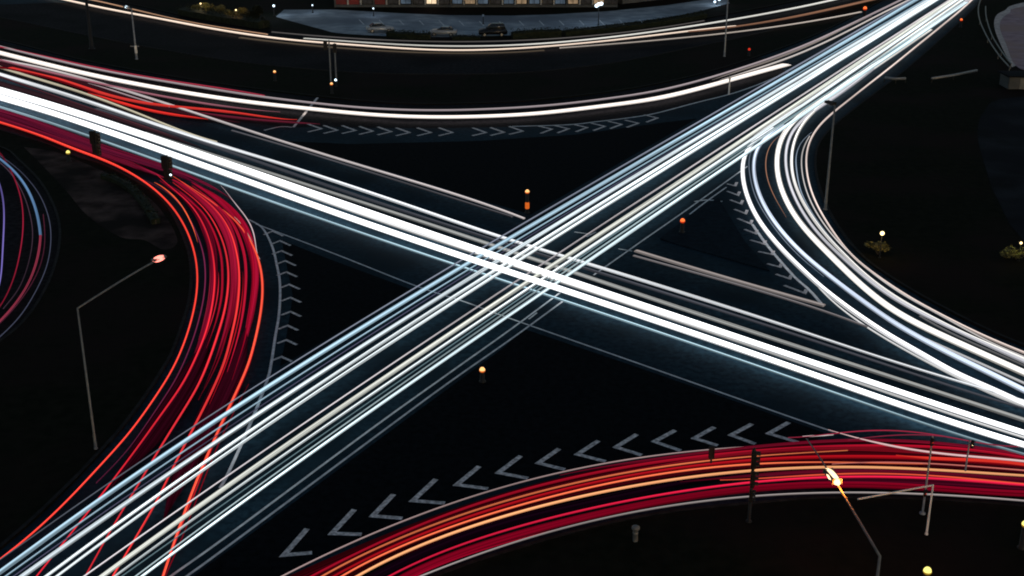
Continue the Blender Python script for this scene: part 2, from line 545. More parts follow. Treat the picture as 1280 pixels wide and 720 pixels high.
def chevrons(name, items, width, mat='paint', cap=True):
    bm = bmesh.new()
    for k, (a, t, b) in enumerate(items):
        A, T, B = at(*a), at(*t), at(*b)
        d1 = (T - A).normalized(); d2 = (B - T).normalized()
        n1 = Vector((-d1.y, d1.x, 0)); n2 = Vector((-d2.y, d2.x, 0))
        mid = (n1 + n2); mid.normalize()
        k_ = 1 / max(0.35, mid.dot(n1))
        hw = width / 2
        L = [A + n1 * hw, T + mid * hw * k_, B + n2 * hw]
        R = [A - n1 * hw, T - mid * hw * k_, B - n2 * hw]
        z = ZP + 0.003
        l = [bm.verts.new((p.x, p.y, z)) for p in L]; r = [bm.verts.new((p.x, p.y, z)) for p in R]
        for i in range(2):
            f = bm.faces.new((l[i], r[i], r[i + 1], l[i + 1])); f.normal_update()
            if f.normal.z < 0: f.normal_flip()
    tag(mesh_obj(name, bm, M[mat]), kind='structure')


chevrons('chevron_marking', ch, 0.22)
# chevrons by the upper slip road
tips = [(401.9, 161), (421.6, 162.8), (444.5, 163), (466, 164), (489, 164.6), (512, 165.7), (538.6, 165.7), (565.5, 165.7), (607.5, 165.7), (630, 165.4), (653.4, 164),
        (690, 161.5), (710.8, 161), (734, 159.5), (756, 158), (777, 155.5), (797.8, 154), (822, 147.5)]
ch = []
for i, (x, y) in enumerate(tips):
    up = (-17, -6) if i < 11 else (-17, -4.0)
    dn = (-17, 4) if i < 11 else (-14, 5.2)
    ch.append([(x + up[0], y + up[1]), (x, y), (x + dn[0], y + dn[1])])
chevrons('chevron_marking', ch, 0.34)
# strokes beside the right slip road, hooked at the kerb end
st = [((908.7, 229.8), (919, 232.4)), ((908.7, 239), (922.4, 244)), ((912.6, 249.8), (926.4, 254.8)), ((917.8, 261.6), (932, 267)), ((922, 273), (938, 279.6)),
      ((930.7, 286.7), (944.4, 292)), ((937.8, 300), (955, 305)), ((947.8, 314.4), (965, 318)), ((959, 329.6), (975, 333.8)), ((970, 342.7), (987, 348.5)), ((980, 356.7), (1006, 366.5))]
chevrons('chevron_marking', [(a, b, (b[0] + 2.0, b[1] - 4.5)) for a, b in st], 0.27)
# big chevrons by the lower red slip road (upper end, tip, lower end)
big = [((384, 661), (355, 694), (390, 691)), ((443, 637), (415, 667), (452, 668)), ((492, 618), (466, 645), (503, 648)), ((545, 599), (516, 626), (556, 629)),
       ((599, 583), (571, 606), (610, 611)), ((651, 570), (623, 591), (660, 598)), ((699, 561), (673, 579), (706, 587)), ((748, 551), (722, 568), (757, 577)),
       ((796, 543), (770, 559), (802, 569)), ((844, 538), (818, 552), (851, 563.5)), ((893, 534), (868, 548), (897, 557)), ((940, 530), (914, 544), (944, 555)), ((986, 528), (961, 542), (998, 553))]
chevrons('chevron_marking', big, 0.30)
# small worn lettering patch and dashes on the crossing
marking('dash_marking', [[(661, 399), (671, 391)], [(733, 296), (745, 290)], [(773, 311), (790, 314)], [(718, 290), (740, 293)]], 0.14)

# ------------------------------------------------------------------ light trails
W = (250, 252, 255)
GREYW = (205, 208, 208)
BLUEW = (205, 232, 252)
D1E = (12, 60)
g1 = 'white streaks of the diagonal road'
d1 = [
    ([(40, 671), (115, 620), (400, 432.5), (517, 360), (640, 288), (760, 218), (898, 140), (960, 103), (1040, 56), (1120, 11)], (1.4, 2.6), (160, 160, 178), 0.95,
     'hair-thin violet-grey streak at the top left edge of the diagonal road'),
    ([(40, 686), (132, 620), (400, 442.5), (532, 360), (760, 225.5), (911.7, 140), (960, 107), (1040, 60), (1120, 15)], (6.5, 4.5), BLUEW, 1.1,
     'broad pale blue streak, outermost broad one on the upper side of the diagonal road'),
    ([(40, 696.5), (150.6, 620), (400, 452), (547, 360), (760, 232.5), (900, 150), (960, 114.5), (1040, 68), (1120, 21)], (2.2, 1.6), (190, 215, 235), 1.0,
     'thin bluish streak just inside the broad pale blue streak of the diagonal road'),
    ([(40, 704), (170, 613), (400, 459), (555, 361), (760, 236)], (1.0, 0.8), (120, 110, 140), 0.8,
     'faint hairline streak between the thin bluish and the broad grey-white streaks'),
    ([(28, 720), (175, 620), (400, 465.5), (560, 365), (760, 240), (920, 144), (960, 121), (1040, 74), (1120, 24)], (6.5, 5.0), (228, 232, 238), 1.4,
     'broad grey-white streak in the middle of the upper half of the diagonal road'),
    ([(58, 720), (199, 620), (400, 479), (560, 375.5), (760, 248.5), (920, 150.5), (960, 127), (1040, 79.5), (1120, 28)], (4.2, 4.5), W, 1.8,
     'bright white streak, upper of the closest pair on the diagonal road'),
    ([(71, 720), (211.5, 620), (400, 486), (560, 382.5), (760, 255), (920, 156), (960, 131), (1040, 83), (1120, 31)], (3.6, 4.5), W, 1.7,
     'bright white streak, lower of the closest pair beside the dark middle gap'),
    ([(105.6, 720), (248, 620), (400, 515), (560, 409), (785, 260), (920, 172), (960, 145), (1040, 97), (1120, 43)], (2.0, 2.2), (238, 222, 226), 1.2,
     'thin pinkish white streak just below the dark middle gap of the diagonal road'),
    ([(128, 720), (268.7, 620), (400, 526), (560, 420), (798, 260), (920, 181), (960, 153), (1040, 103), (1120, 47)], (6.5, 5.5), (236, 230, 220), 1.35,
     'broadest warm white streak in the lower half of the diagonal road'),
    ([(144, 720), (280, 623.5), (400, 535), (560, 429.5), (811.7, 260), (920, 187), (960, 159.5), (1040, 109), (1120, 52)], (3.0, 4.5), W, 1.6,
     'white streak pressed against the lower side of the broadest warm one'),
    ([(150, 722), (284, 629), (400, 543), (560, 436), (816, 261), (920, 190), (1000, 139)], (1.0, 1.6), (150, 175, 185), 0.9,
     'dim grey hairline between the last two bright pairs of the diagonal road'),
    ([(170, 720), (280, 638.7), (417.5, 540), (560, 440.5), (821.7, 261), (920, 194), (960, 165.5), (1040, 117), (1120, 58)], (2.0, 2.0), (200, 215, 220), 1.1,
     'thin pale streak hugging the outermost bright streak on the lower side'),
    ([(178, 720), (280, 646), (426, 540), (560, 446.5), (833, 260), (920, 199), (960, 172), (1040, 122), (1120, 63)], (3.6, 5.0), (235, 248, 255), 1.6,
     'outermost bright white streak on the lower side of the diagonal road'),
]
for p, w, c, gn, lb in d1:
    trail(p, w, (c[0] - 10, c[1] - 1, c[2]), lb, gn * 0.95, 0.68, 3, D1E, g1, n=60, streak=0.75, edge=0.28)

g2 = 'white streaks of the crossing road'
D2E = (30, 18)
d2 = [
    ([(0, 75), (60, 88), (120, 102), (140, 107), (185, 122.5), (255.6, 145.6), (320, 166), (363, 180), (500, 221), (580, 247), (655, 273)], (3.6, 2.4), (225, 215, 215), 1.0, 5, (30, 0),
     'lone slanting streak above the crossing road that ends at the diagonal road'),
    ([(290, 163), (349, 180), (420, 202), (500, 226.8), (580, 252), (640, 271)], (1.6, 2.2), (105, 105, 112), 0.9, 3, (0, 0),
     'dim grey strand running right under the lone slanting streak'),
    ([(795, 313.5), (860, 333), (950, 360), (1000, 373), (1030, 382)], (4.4, 4.4), (185, 175, 172), 0.85, 3, (0, 0),
     'grey-brown streak bordering the right triangle, upper of its pair'),
    ([(792, 319.5), (860, 338.5), (940, 361), (1000, 379), (1060, 400), (1085, 409)], (2.0, 2.6), (150, 145, 148), 0.85, 3, (0, 0),
     'thinner grey streak bordering the right triangle, lower of its pair'),
    ([(0, 84), (60, 102.5), (120, 122), (190, 149), (270, 177.5)], (4.0, 2.2), (228, 218, 190), 1.0, 4, (30, 0),
     'beige streak merging into the upper white streak at far left'),
    ([(0, 93), (60, 111), (120, 130), (190, 154), (260, 177), (340, 201), (420, 227), (500, 253.5), (630, 298), (680, 313), (837, 361), (960, 400), (1020, 420), (1120, 453), (1213, 481)], (5.5, 2.6), (236, 240, 245), 1.5, 6, (30, 25),
     'upper edge white streak crossing the whole picture on the crossing road'),
    ([(120, 136), (260, 182), (340, 208), (420, 234.5), (500, 261.5), (630, 305.5), (780, 351), (880, 380.5), (1020, 426), (1120, 461), (1275, 509)], (4, 2.5), (92, 95, 105), 0.8, 5, (0, 20),
     'dim grey streak shadowing the upper edge white streak'),
    ([(180, 166), (260, 192), (340, 218), (420, 242), (500, 268), (630, 312), (780, 362), (860, 388), (1020, 440), (1120, 474), (1280, 525)], (4.5, 5.5), (178, 180, 178), 0.95, 5, (0, 20),
     'fuzzy light grey streak between the dim grey one and the bright core'),
    ([(0, 113), (60, 130.5), (120, 148), (230, 187), (340, 224.5), (420, 251), (500, 279), (620, 320), (740, 360), (860, 401), (1020, 454.5), (1120, 488), (1280, 541)], (10, 7), W, 2.2, 5, D2E,
     'upper broad blazing white core streak of the crossing road'),
    ([(150, 161), (250, 196), (340, 229.5), (420, 256), (500, 285), (620, 325.5), (740, 365), (860, 406), (1020, 461), (1120, 494), (1280, 547)], (3.5, 2.5), (240, 240, 240), 1.4, 5, (0, 15),
     'narrow white strand between the two blazing core streaks'),
    ([(0, 122), (60, 139), (120, 157), (230, 200), (340, 240), (420, 265.5), (493, 290), (620, 333), (740, 375), (860, 416), (1020, 469), (1120, 504), (1280, 556)], (8.5, 8.5), W, 2.2, 5, D2E,
     'lower broad blazing white core streak of the crossing road'),
    ([(0, 134), (60, 151), (107, 169), (200, 202), (320, 246), (455, 291), (570, 331), (677, 367), (820, 415), (960, 462), (1020, 483), (1120, 516), (1210, 549), (1280, 567.5)], (2.6, 2.8), (190, 225, 240), 1.05, 5, D2E,
     'lone thin cyan-white streak along the lower side of the crossing road'),
]
for p, w, c, gn, dg, ex, lb in d2:
    trail(p, w, c, lb, gn * (1.7 if 'broad blazing' in lb else 0.9), 0.76 if 'broad blazing' in lb else 0.62, dg, ex, g2, n=80, streak=0.75, edge=0.32)

g3 = 'white streaks of the right slip road'
s1t = [
    ([(968, 160), (946, 172), (932, 186), (927, 205), (930, 235), (944, 269), (962, 294), (982, 317), (1007, 341), (1024, 357), (1056, 382), (1076, 396), (1109, 418), (1151, 442), (1195, 467), (1234, 484), (1280, 505)], (5.5, 9), (246, 246, 250), 1.8, 8, (0, 22),
     'innermost thick white streak hugging the hatched triangle on the right slip road'),
    ([(1024, 360), (1040, 376), (1073, 402), (1109, 424), (1151, 448), (1195, 472), (1234, 489), (1275, 506)], (2, 3), (225, 225, 225), 1.2, 4, (0, 10),
     'thin white streak fanning out below the innermost thick one'),
    ([(978, 156), (955, 172), (943, 190), (941, 210), (947, 240), (962, 269), (980, 293), (1004, 318), (1033, 342), (1060, 363), (1082, 379), (1123, 407), (1179, 438), (1234, 465), (1280, 488)], (5, 8.5), (214, 228, 250), 1.4, 8, (0, 22),
     'bluish white streak second from the hatched triangle'),
    ([(972, 160), (952, 172), (939, 188), (936, 208), (942, 240), (955, 266), (975, 294), (1000, 321), (1030, 346)], (1.5, 1.5), (150, 165, 185), 0.8, 7, (0, 0),
     'faint blue strand between the two innermost streaks of the right slip road'),
    ([(975, 170), (961, 186), (957, 204), (960, 225), (967, 244), (976, 260), (983, 272)], (1.8, 1.6), (190, 140, 115), 0.85, 5, (0, 0),
     'short coppery streak ending midway on the right slip road curve'),
    ([(1190, 10), (1120, 59), (1080, 88), (1044, 114), (1010, 136), (985, 155), (974, 173), (969, 200), (972, 226), (980, 247), (992, 269), (1011, 292), (1033, 314), (1060, 341), (1068, 349), (1109, 383), (1151, 407), (1207, 433), (1280, 466)], (5.5, 10), (250, 246, 240), 1.9, 8, (40, 22),
     'thickest cream white streak in the middle of the right slip road'),
    ([(1196, 10), (1120, 63), (1086, 90), (1056, 113), (1017, 139), (991, 158), (982, 178), (980, 202), (985, 228), (997, 256), (1013, 281), (1033, 304), (1063, 331), (1100, 362), (1140, 386), (1200, 415), (1280, 452)], (5, 4.5), (214, 214, 222), 1.05, 8, (40, 22),
     'pale grey streak just outside the thickest cream one'),
    ([(1120, 66), (1070, 100), (1030, 127), (1001, 156), (991, 178), (988, 200), (991, 226), (1000, 247), (1015, 272), (1035, 298), (1060, 323), (1084, 346), (1123, 374), (1165, 397), (1207, 418), (1280, 449)], (5, 4.0), (238, 236, 232), 1.4, 8, (25, 22),
     'white streak outside the pale grey one, sweeping up beside the diagonal road'),
    ([(1015, 165), (1003, 176), (996, 190), (995, 206), (1000, 236), (1010, 258), (1025, 281), (1045, 305), (1062, 321)], (2.2, 1.8), (180, 200, 222), 1.0, 6, (0, 0),
     'thin steel blue streak near the outer bend of the right slip road'),
    ([(1012, 170), (1003, 184), (1001, 204), (1006, 234), (1018, 262), (1034, 286), (1052, 307), (1085, 337), (1125, 366), (1170, 391), (1234, 426), (1280, 446)], (2, 2), (205, 200, 198), 1.0, 7, (0, 22),
     'thin grey streak inside the outermost copper-tinted one'),
    ([(1217, -2), (1199, 15), (1160, 46), (1120, 79), (1085, 106), (1059, 127), (1040, 141), (1020, 159), (1009, 178), (1006, 204), (1013, 240), (1024, 263), (1040, 288), (1062, 318), (1095, 344), (1137, 372), (1184, 397.5), (1234, 422), (1280, 441)], (2.6, 3.2), (240, 220, 212), 1.15, 9, (40, 22),
     'outermost copper-tinted streak running from the far top right corner round the bend'),
    ([(1150, 395), (1184, 414), (1234, 437), (1280, 457)], (2.5, 2.5), (120, 120, 122), 0.8, 3, (0, 15),
     'dim grey strand at the far right end of the right slip road'),
    ([(1151, 421), (1207, 446), (1280, 479)], (2.2, 3.0), (225, 225, 228), 1.2, 2, (0, 20),
     'narrow white strand between cream and bluish streaks at the right edge'),
    ([(1210, 0), (1180, 23), (1120, 61), (1080, 88), (1044, 112), (1010, 138)], (3.2, 3.2), (248, 244, 240), 1.5, 4, (40, 0),
     'white streak on the outer side of the blazing bundle at top right'),
    ([(1192, 1), (1160, 23), (1120, 49), (1080, 76), (1044, 101), (1010, 122), (975, 147)], (8.5, 3.5), (250, 247, 242), 2.0, 4, (40, 0),
     'blazing thick bundle streak leading up into the top right corner'),
    ([(1020, 120), (990, 139), (960, 158), (942, 170)], (3, 3), (235, 235, 238), 1.3, 3, (0, 0),
     'short white streak linking the diagonal road with the right slip road'),
]
for p, w, c, gn, dg, ex, lb in s1t:
    trail(p, w, c, lb, gn * 1.05, 0.60, dg, ex, g3, n=110, streak=0.75, edge=0.3, taper=('auto' if len(p) > 3 and p[0][0] < 1200 and not ex[1] else (0, 0)))

g4 = 'streaks of the upper slip road'
s2t = [
    ([(0, 58), (60, 73), (120, 87), (186, 98.6), (260, 110.6), (330, 121.6), (400, 129.5), (424, 132.5), (489, 137), (566, 138), (660, 134), (709, 129.8), (777, 121), (820, 115), (871.5, 102), (909, 91), (957.5, 75), (1005, 58), (1060, 32), (1120, 3)], (2.6, 2.8), (182, 168, 172), 0.95, 7, (40, 40),
     'thin grey-pink streak along the outer edge of the upper slip road'),
    ([(0, 66), (60, 81), (120, 95), (186, 108), (260, 120.5), (330, 130), (400, 137), (424, 140), (489, 145), (566, 146.5), (660, 143), (709, 138), (777, 129.5), (820, 124), (871.5, 111.5), (923, 97), (960, 86.5), (983, 80.5)], (6, 6), (252, 240, 232), 1.7, 6, (40, 0),
     'thick warm white streak of the upper slip road with a blunt right end'),
    ([(0, 58.5), (80, 76), (186, 96.5), (260, 108), (330, 119.5)], (2.0, 1.2), (200, 60, 85), 0.8, 4, (40, 0),
     'crimson fringe streak above the upper slip road at far left'),
    ([(900, 100), (940, 87), (974.6, 77.5), (1029, 53), (1076, 31), (1110, 13)], (2.4, 2.0), (225, 215, 210), 1.0, 4, (0, 40),
     'thin streak joining the upper slip road to the diagonal road at top right'),
    ([(890, 100), (925, 89), (960, 76), (1005, 60), (1050, 38), (1090, 20)], (2.6, 1.6), (160, 148, 142), 0.9, 4, (0, 0),
     'dull brownish strand filling the gap near the upper slip road end'),
    ([(0, 75), (60, 90), (120, 103), (159, 112), (185.6, 117), (229, 125), (290, 134), (350, 140)], (2.6, 2.0), (190, 120, 135), 0.8, 4, (40, 0),
     'dusky pink streak just below the thick warm white one at left'),
    ([(110, 104), (150, 116), (185, 127), (212, 134)], (1.6, 1.2), (215, 190, 195), 0.9, 3, (0, 0),
     'short pale hairline crossing the red streaks at upper left'),
    ([(60, 96), (120, 114), (164, 126), (207, 131.5), (251, 136.5), (317, 144), (371.6, 149.5)], (4.5, 3.0), (226, 58, 52), 1.1, 5, (10, 0),
     'upper red streak between the upper slip road and the crossing road'),
    ([(110, 116), (153, 129), (185.6, 137.5), (218, 143.5), (260, 149)], (4.5, 3.0), (232, 50, 44), 1.1, 4, (0, 0),
     'lower red streak between the upper slip road and the crossing road'),
    ([(30, 90), (80, 103), (120, 117), (150, 128)], (3.5, 2.5), (110, 14, 24), 0.9, 3, (10, 0),
     'dark blood red streak at the left between white streaks'),
    ([(240, 139), (295, 147), (350, 152), (400, 155)], (4, 2.5), (120, 40, 60), 0.8, 3, (0, 0),
     'dull maroon streak fading beside the upper chevrons'),
    ([(0, 79), (60, 93), (120, 110), (180, 128), (240, 143), (300, 153)], (8, 12), (58, 24, 32), 0.8, 4, (20, 0),
     'very dim reddish brown painted-glow undertone band under the red streaks at upper left'),  # this band and the next imitate reddish glow on the road
    ([(0, 105), (60, 122), (120, 140), (190, 163), (250, 184)], (7, 5), (56, 36, 42), 0.8, 4, (20, 0),
     'very dim grey-brown painted-glow undertone band above the blazing core at left'),
    ([(60, 117), (150, 148), (230, 174)], (2.2, 1.8), (90, 50, 58), 0.8, 2, (20, 0),
     'dim mauve streak above the blazing core at far left'),
]
for p, w, c, gn, dg, ex, lb in s2t:
    trail(p, w, c, lb, gn, 0.66 - (0.25 if 'undertone' in lb else 0), dg, ex, g4, n=80, taper=(0, 0) if 'blunt' in lb or 'crimson' in lb else 'auto')

g5 = 'red streaks of the left slip road'
RED = (240, 42, 60); ORG = (246, 66, 54); CRI = (182, 20, 48); DIM = (110, 8, 26); PUR = (110, 36, 70)
s3t = [
    ([(0, 153), (30, 162), (60, 172.5), (93, 187), (127, 198), (153, 210), (173, 221), (190, 233), (206, 246), (219, 261), (231, 279), (239, 299), (246, 320), (248, 340), (248, 352), (245, 379), (238, 406), (230, 431), (217.5, 460), (195, 495), (163, 540), (126, 581), (82, 628), (37, 670), (0, 699)], (3.0, 2.4), ORG, 1.3, 9, (25, 12),
     'orange-red streak on the outer left edge of the left slip road'),
    ([(173, 222), (200, 234), (219, 248), (235, 269), (247, 294), (255, 318), (257, 340), (256, 365), (250, 395), (240, 428), (222, 470), (200, 505), (160, 562), (120, 604)], (2.4, 1.2), PUR, 0.9, 7, (0, 0),
     'faint purple streak second from the outer left edge'),
    ([(193, 228), (210, 239), (226, 256), (239, 279), (247, 303)], (2.6, 1.4), (240, 96, 60), 1.1, 4, (0, 0),
     'short orange streak splitting off near the left traffic signals'),
    ([(196, 218), (204, 227), (229, 246), (243, 260), (257, 285), (266, 314), (269, 340), (268, 365), (264, 390), (258, 415), (247, 442), (229, 479), (200, 520), (172, 559), (145, 595), (110, 640), (70, 690)], (3.6, 2.0), RED, 1.2, 8, (0, 12),
     'bright red streak third from the outer left edge, ending lower left'),
    ([(225, 240), (243, 256), (255, 268), (268, 292), (276, 318), (278, 340), (277, 370), (270, 402), (258, 435)], (4.0, 3.0), CRI, 0.95, 6, (0, 0),
     'broad crimson streak in the left middle of the red bend'),
    ([(216, 228), (240, 246), (258, 262), (270, 282), (281, 307), (286, 336), (286, 352), (282, 385), (274, 412), (265, 440), (249, 480), (228, 515), (200, 560), (169, 612), (140, 660), (120, 696)], (4.0, 2.2), (244, 50, 62), 1.15, 8, (0, 12),
     'bright red streak running down the middle of the red bend'),
    ([(225, 226), (258, 251), (276, 268), (289, 290), (297, 321), (299.5, 340), (299, 360), (296, 390), (289, 420), (280, 455), (262, 495), (247, 525), (220, 577), (194, 630), (165, 680), (140, 722)], (4.0, 2.6), (248, 58, 60), 1.2, 8, (0, 12),
     'bright orange-red streak right of the middle of the red bend'),
    ([(240, 232), (270, 255), (290, 277), (302, 305), (307, 330), (307, 360), (303, 395), (295, 430), (284, 465)], (5.0, 3.0), (200, 24, 56), 0.9, 6, (0, 0),
     'broad crimson streak in the right middle of the red bend'),
    ([(255, 236), (285, 256), (303, 280), (313, 310), (317, 337), (316, 365), (311, 400), (303, 435), (290, 475)], (5.0, 3.0), (166, 12, 42), 0.9, 6, (0, 0),
     'dark crimson streak just inside the outer right edge of the red bend'),
    ([(214, 219), (246, 239), (270, 256), (293, 273), (309, 293), (321, 315), (327, 338), (329, 362), (326, 392), (319, 425), (310, 458), (285, 512), (260, 567), (240, 615), (222, 665), (203, 722)], (3.6, 4.0), (252, 84, 62), 1.2, 8, (0, 12),
     'brightest orange streak on the right edge of the red bend'),
    ([(276, 232), (283, 240), (293, 253), (309, 274), (319, 302), (325, 324)], (1.4, 1.6), (225, 200, 205), 0.95, 5, (0, 0),
     'short thin white streak on the right shoulder of the red bend'),
    ([(293, 271), (305, 285), (315, 303), (321, 317)], (1.4, 1.2), (255, 190, 175), 1.0, 3, (0, 0),
     'tiny peach streak touching the brightest orange one'),
    ([(80, 176), (120, 190), (160, 205), (195, 219)], (7, 5), (118, 22, 50), 0.8, 3, (20, 0),
     'wide dull crimson painted-glow band at the left under the blazing core'),  # this band and the next imitate the red-lit asphalt
    ([(0, 143), (40, 156), (80, 172), (130, 188), (170, 201), (230, 222), (262, 240)], (5, 6), (96, 20, 48), 0.8, 4, (20, 0),
     'dim wine red painted-glow band between the cyan-white and orange streaks at left'),
    ([(330, 350), (327, 390), (320, 425), (311, 458), (290, 506), (265, 560), (244, 615), (228, 655), (211, 700)], (1.6, 1.6), (215, 24, 40), 1.0, 6, (0, 8),
     'thin red strand hugging the brightest orange streak on its right'),
    ([(292, 340), (292, 365), (288, 395), (280, 430), (268, 462), (248, 500)], (2.2, 1.6), (150, 14, 40), 0.9, 5, (0, 0),
     'thin dark red strand between the two bright middle streaks'),
    ([(273, 340), (272, 368), (266, 396), (256, 424)], (1.8, 1.2), (225, 36, 60), 0.95, 4, (0, 0),
     'thin pink-red strand left of the middle of the red bend'),
    ([(303.5, 340), (303, 368), (298, 400), (290, 432), (280, 462), (262, 505)], (1.8, 1.4), (215, 24, 44), 1.0, 5, (0, 0),
     'thin red strand clinging to the bright orange-red streak'),
    ([(311, 480), (290, 520), (262, 582), (240, 640), (220, 690)], (1.5, 1.5), (140, 8, 30), 0.9, 4, (0, 6),
     'faint red strand under the white streaks at lower left'),
    ([(200, 226), (232, 247), (252, 272), (264, 305), (267, 340), (265, 372), (255, 410), (243, 445), (228, 475)], (17, 3), (120, 14, 42), 0.9, 7, (0, 0),
     'broad maroon painted-glow undertone band on the left half of the red bend'),  # undertone bands imitate red glow on the road between the strands
    ([(215, 224), (250, 246), (276, 272), (290, 305), (294, 340), (292, 372), (284, 410), (270, 450), (255, 485)], (20, 3), (160, 20, 52), 0.9, 7, (0, 0),
     'broad dark red painted-glow undertone band down the centre of the red bend'),
    ([(240, 228), (272, 248), (298, 274), (313, 305), (319, 340), (317, 372), (310, 410), (299, 450), (287, 482)], (16, 4), (176, 18, 54), 0.9, 7, (0, 0),
     'broad dark crimson painted-glow undertone band on the right half of the red bend'),
    ([(262, 410), (250, 445), (232, 480), (205, 522), (170, 570), (140, 608)], (34, 22), (46, 5, 20), 0.9, 5, (0, 0),
     'very dim maroon painted-glow undertone band at the lower left of the red bend'),
    ([(308, 410), (296, 450), (278, 492), (252, 545), (225, 600), (205, 650)], (40, 26), (52, 6, 22), 0.9, 5, (0, 0),
     'very dim maroon painted-glow undertone band at the lower right of the red bend'),
    ([(-10, 138), (40, 152), (100, 174), (160, 194), (215, 213), (262, 232), (290, 250)], (9, 7), (110, 22, 50), 0.85, 4, (20, 0),
     'wide raspberry painted-glow undertone band just below the cyan-white streak at left'),
    ([(-10, 146), (40, 160), (100, 182), (160, 204), (205, 222)], (9, 9), (128, 22, 48), 0.85, 4, (20, 0),
     'wide red painted-glow undertone band just above the outer orange streak at left'),
    ([(262, 330), (262, 360), (257, 392), (248, 425)], (1.4, 1.2), (150, 34, 56), 0.9, 4, (0, 0),
     'thin dusky red strand near the left side of the red bend'),
]
for i, (p, w, c, gn, dg, ex, lb) in enumerate(s3t):
    trail(p, w, c, lb, gn * 1.12, 0.50 + 0.004 * (i % 5) - (0.2 if 'undertone' in lb else 0), dg, ex, g5, n=110, edge=0.5, taper='auto', streak=0.95 if 'band' in lb else 0.6)

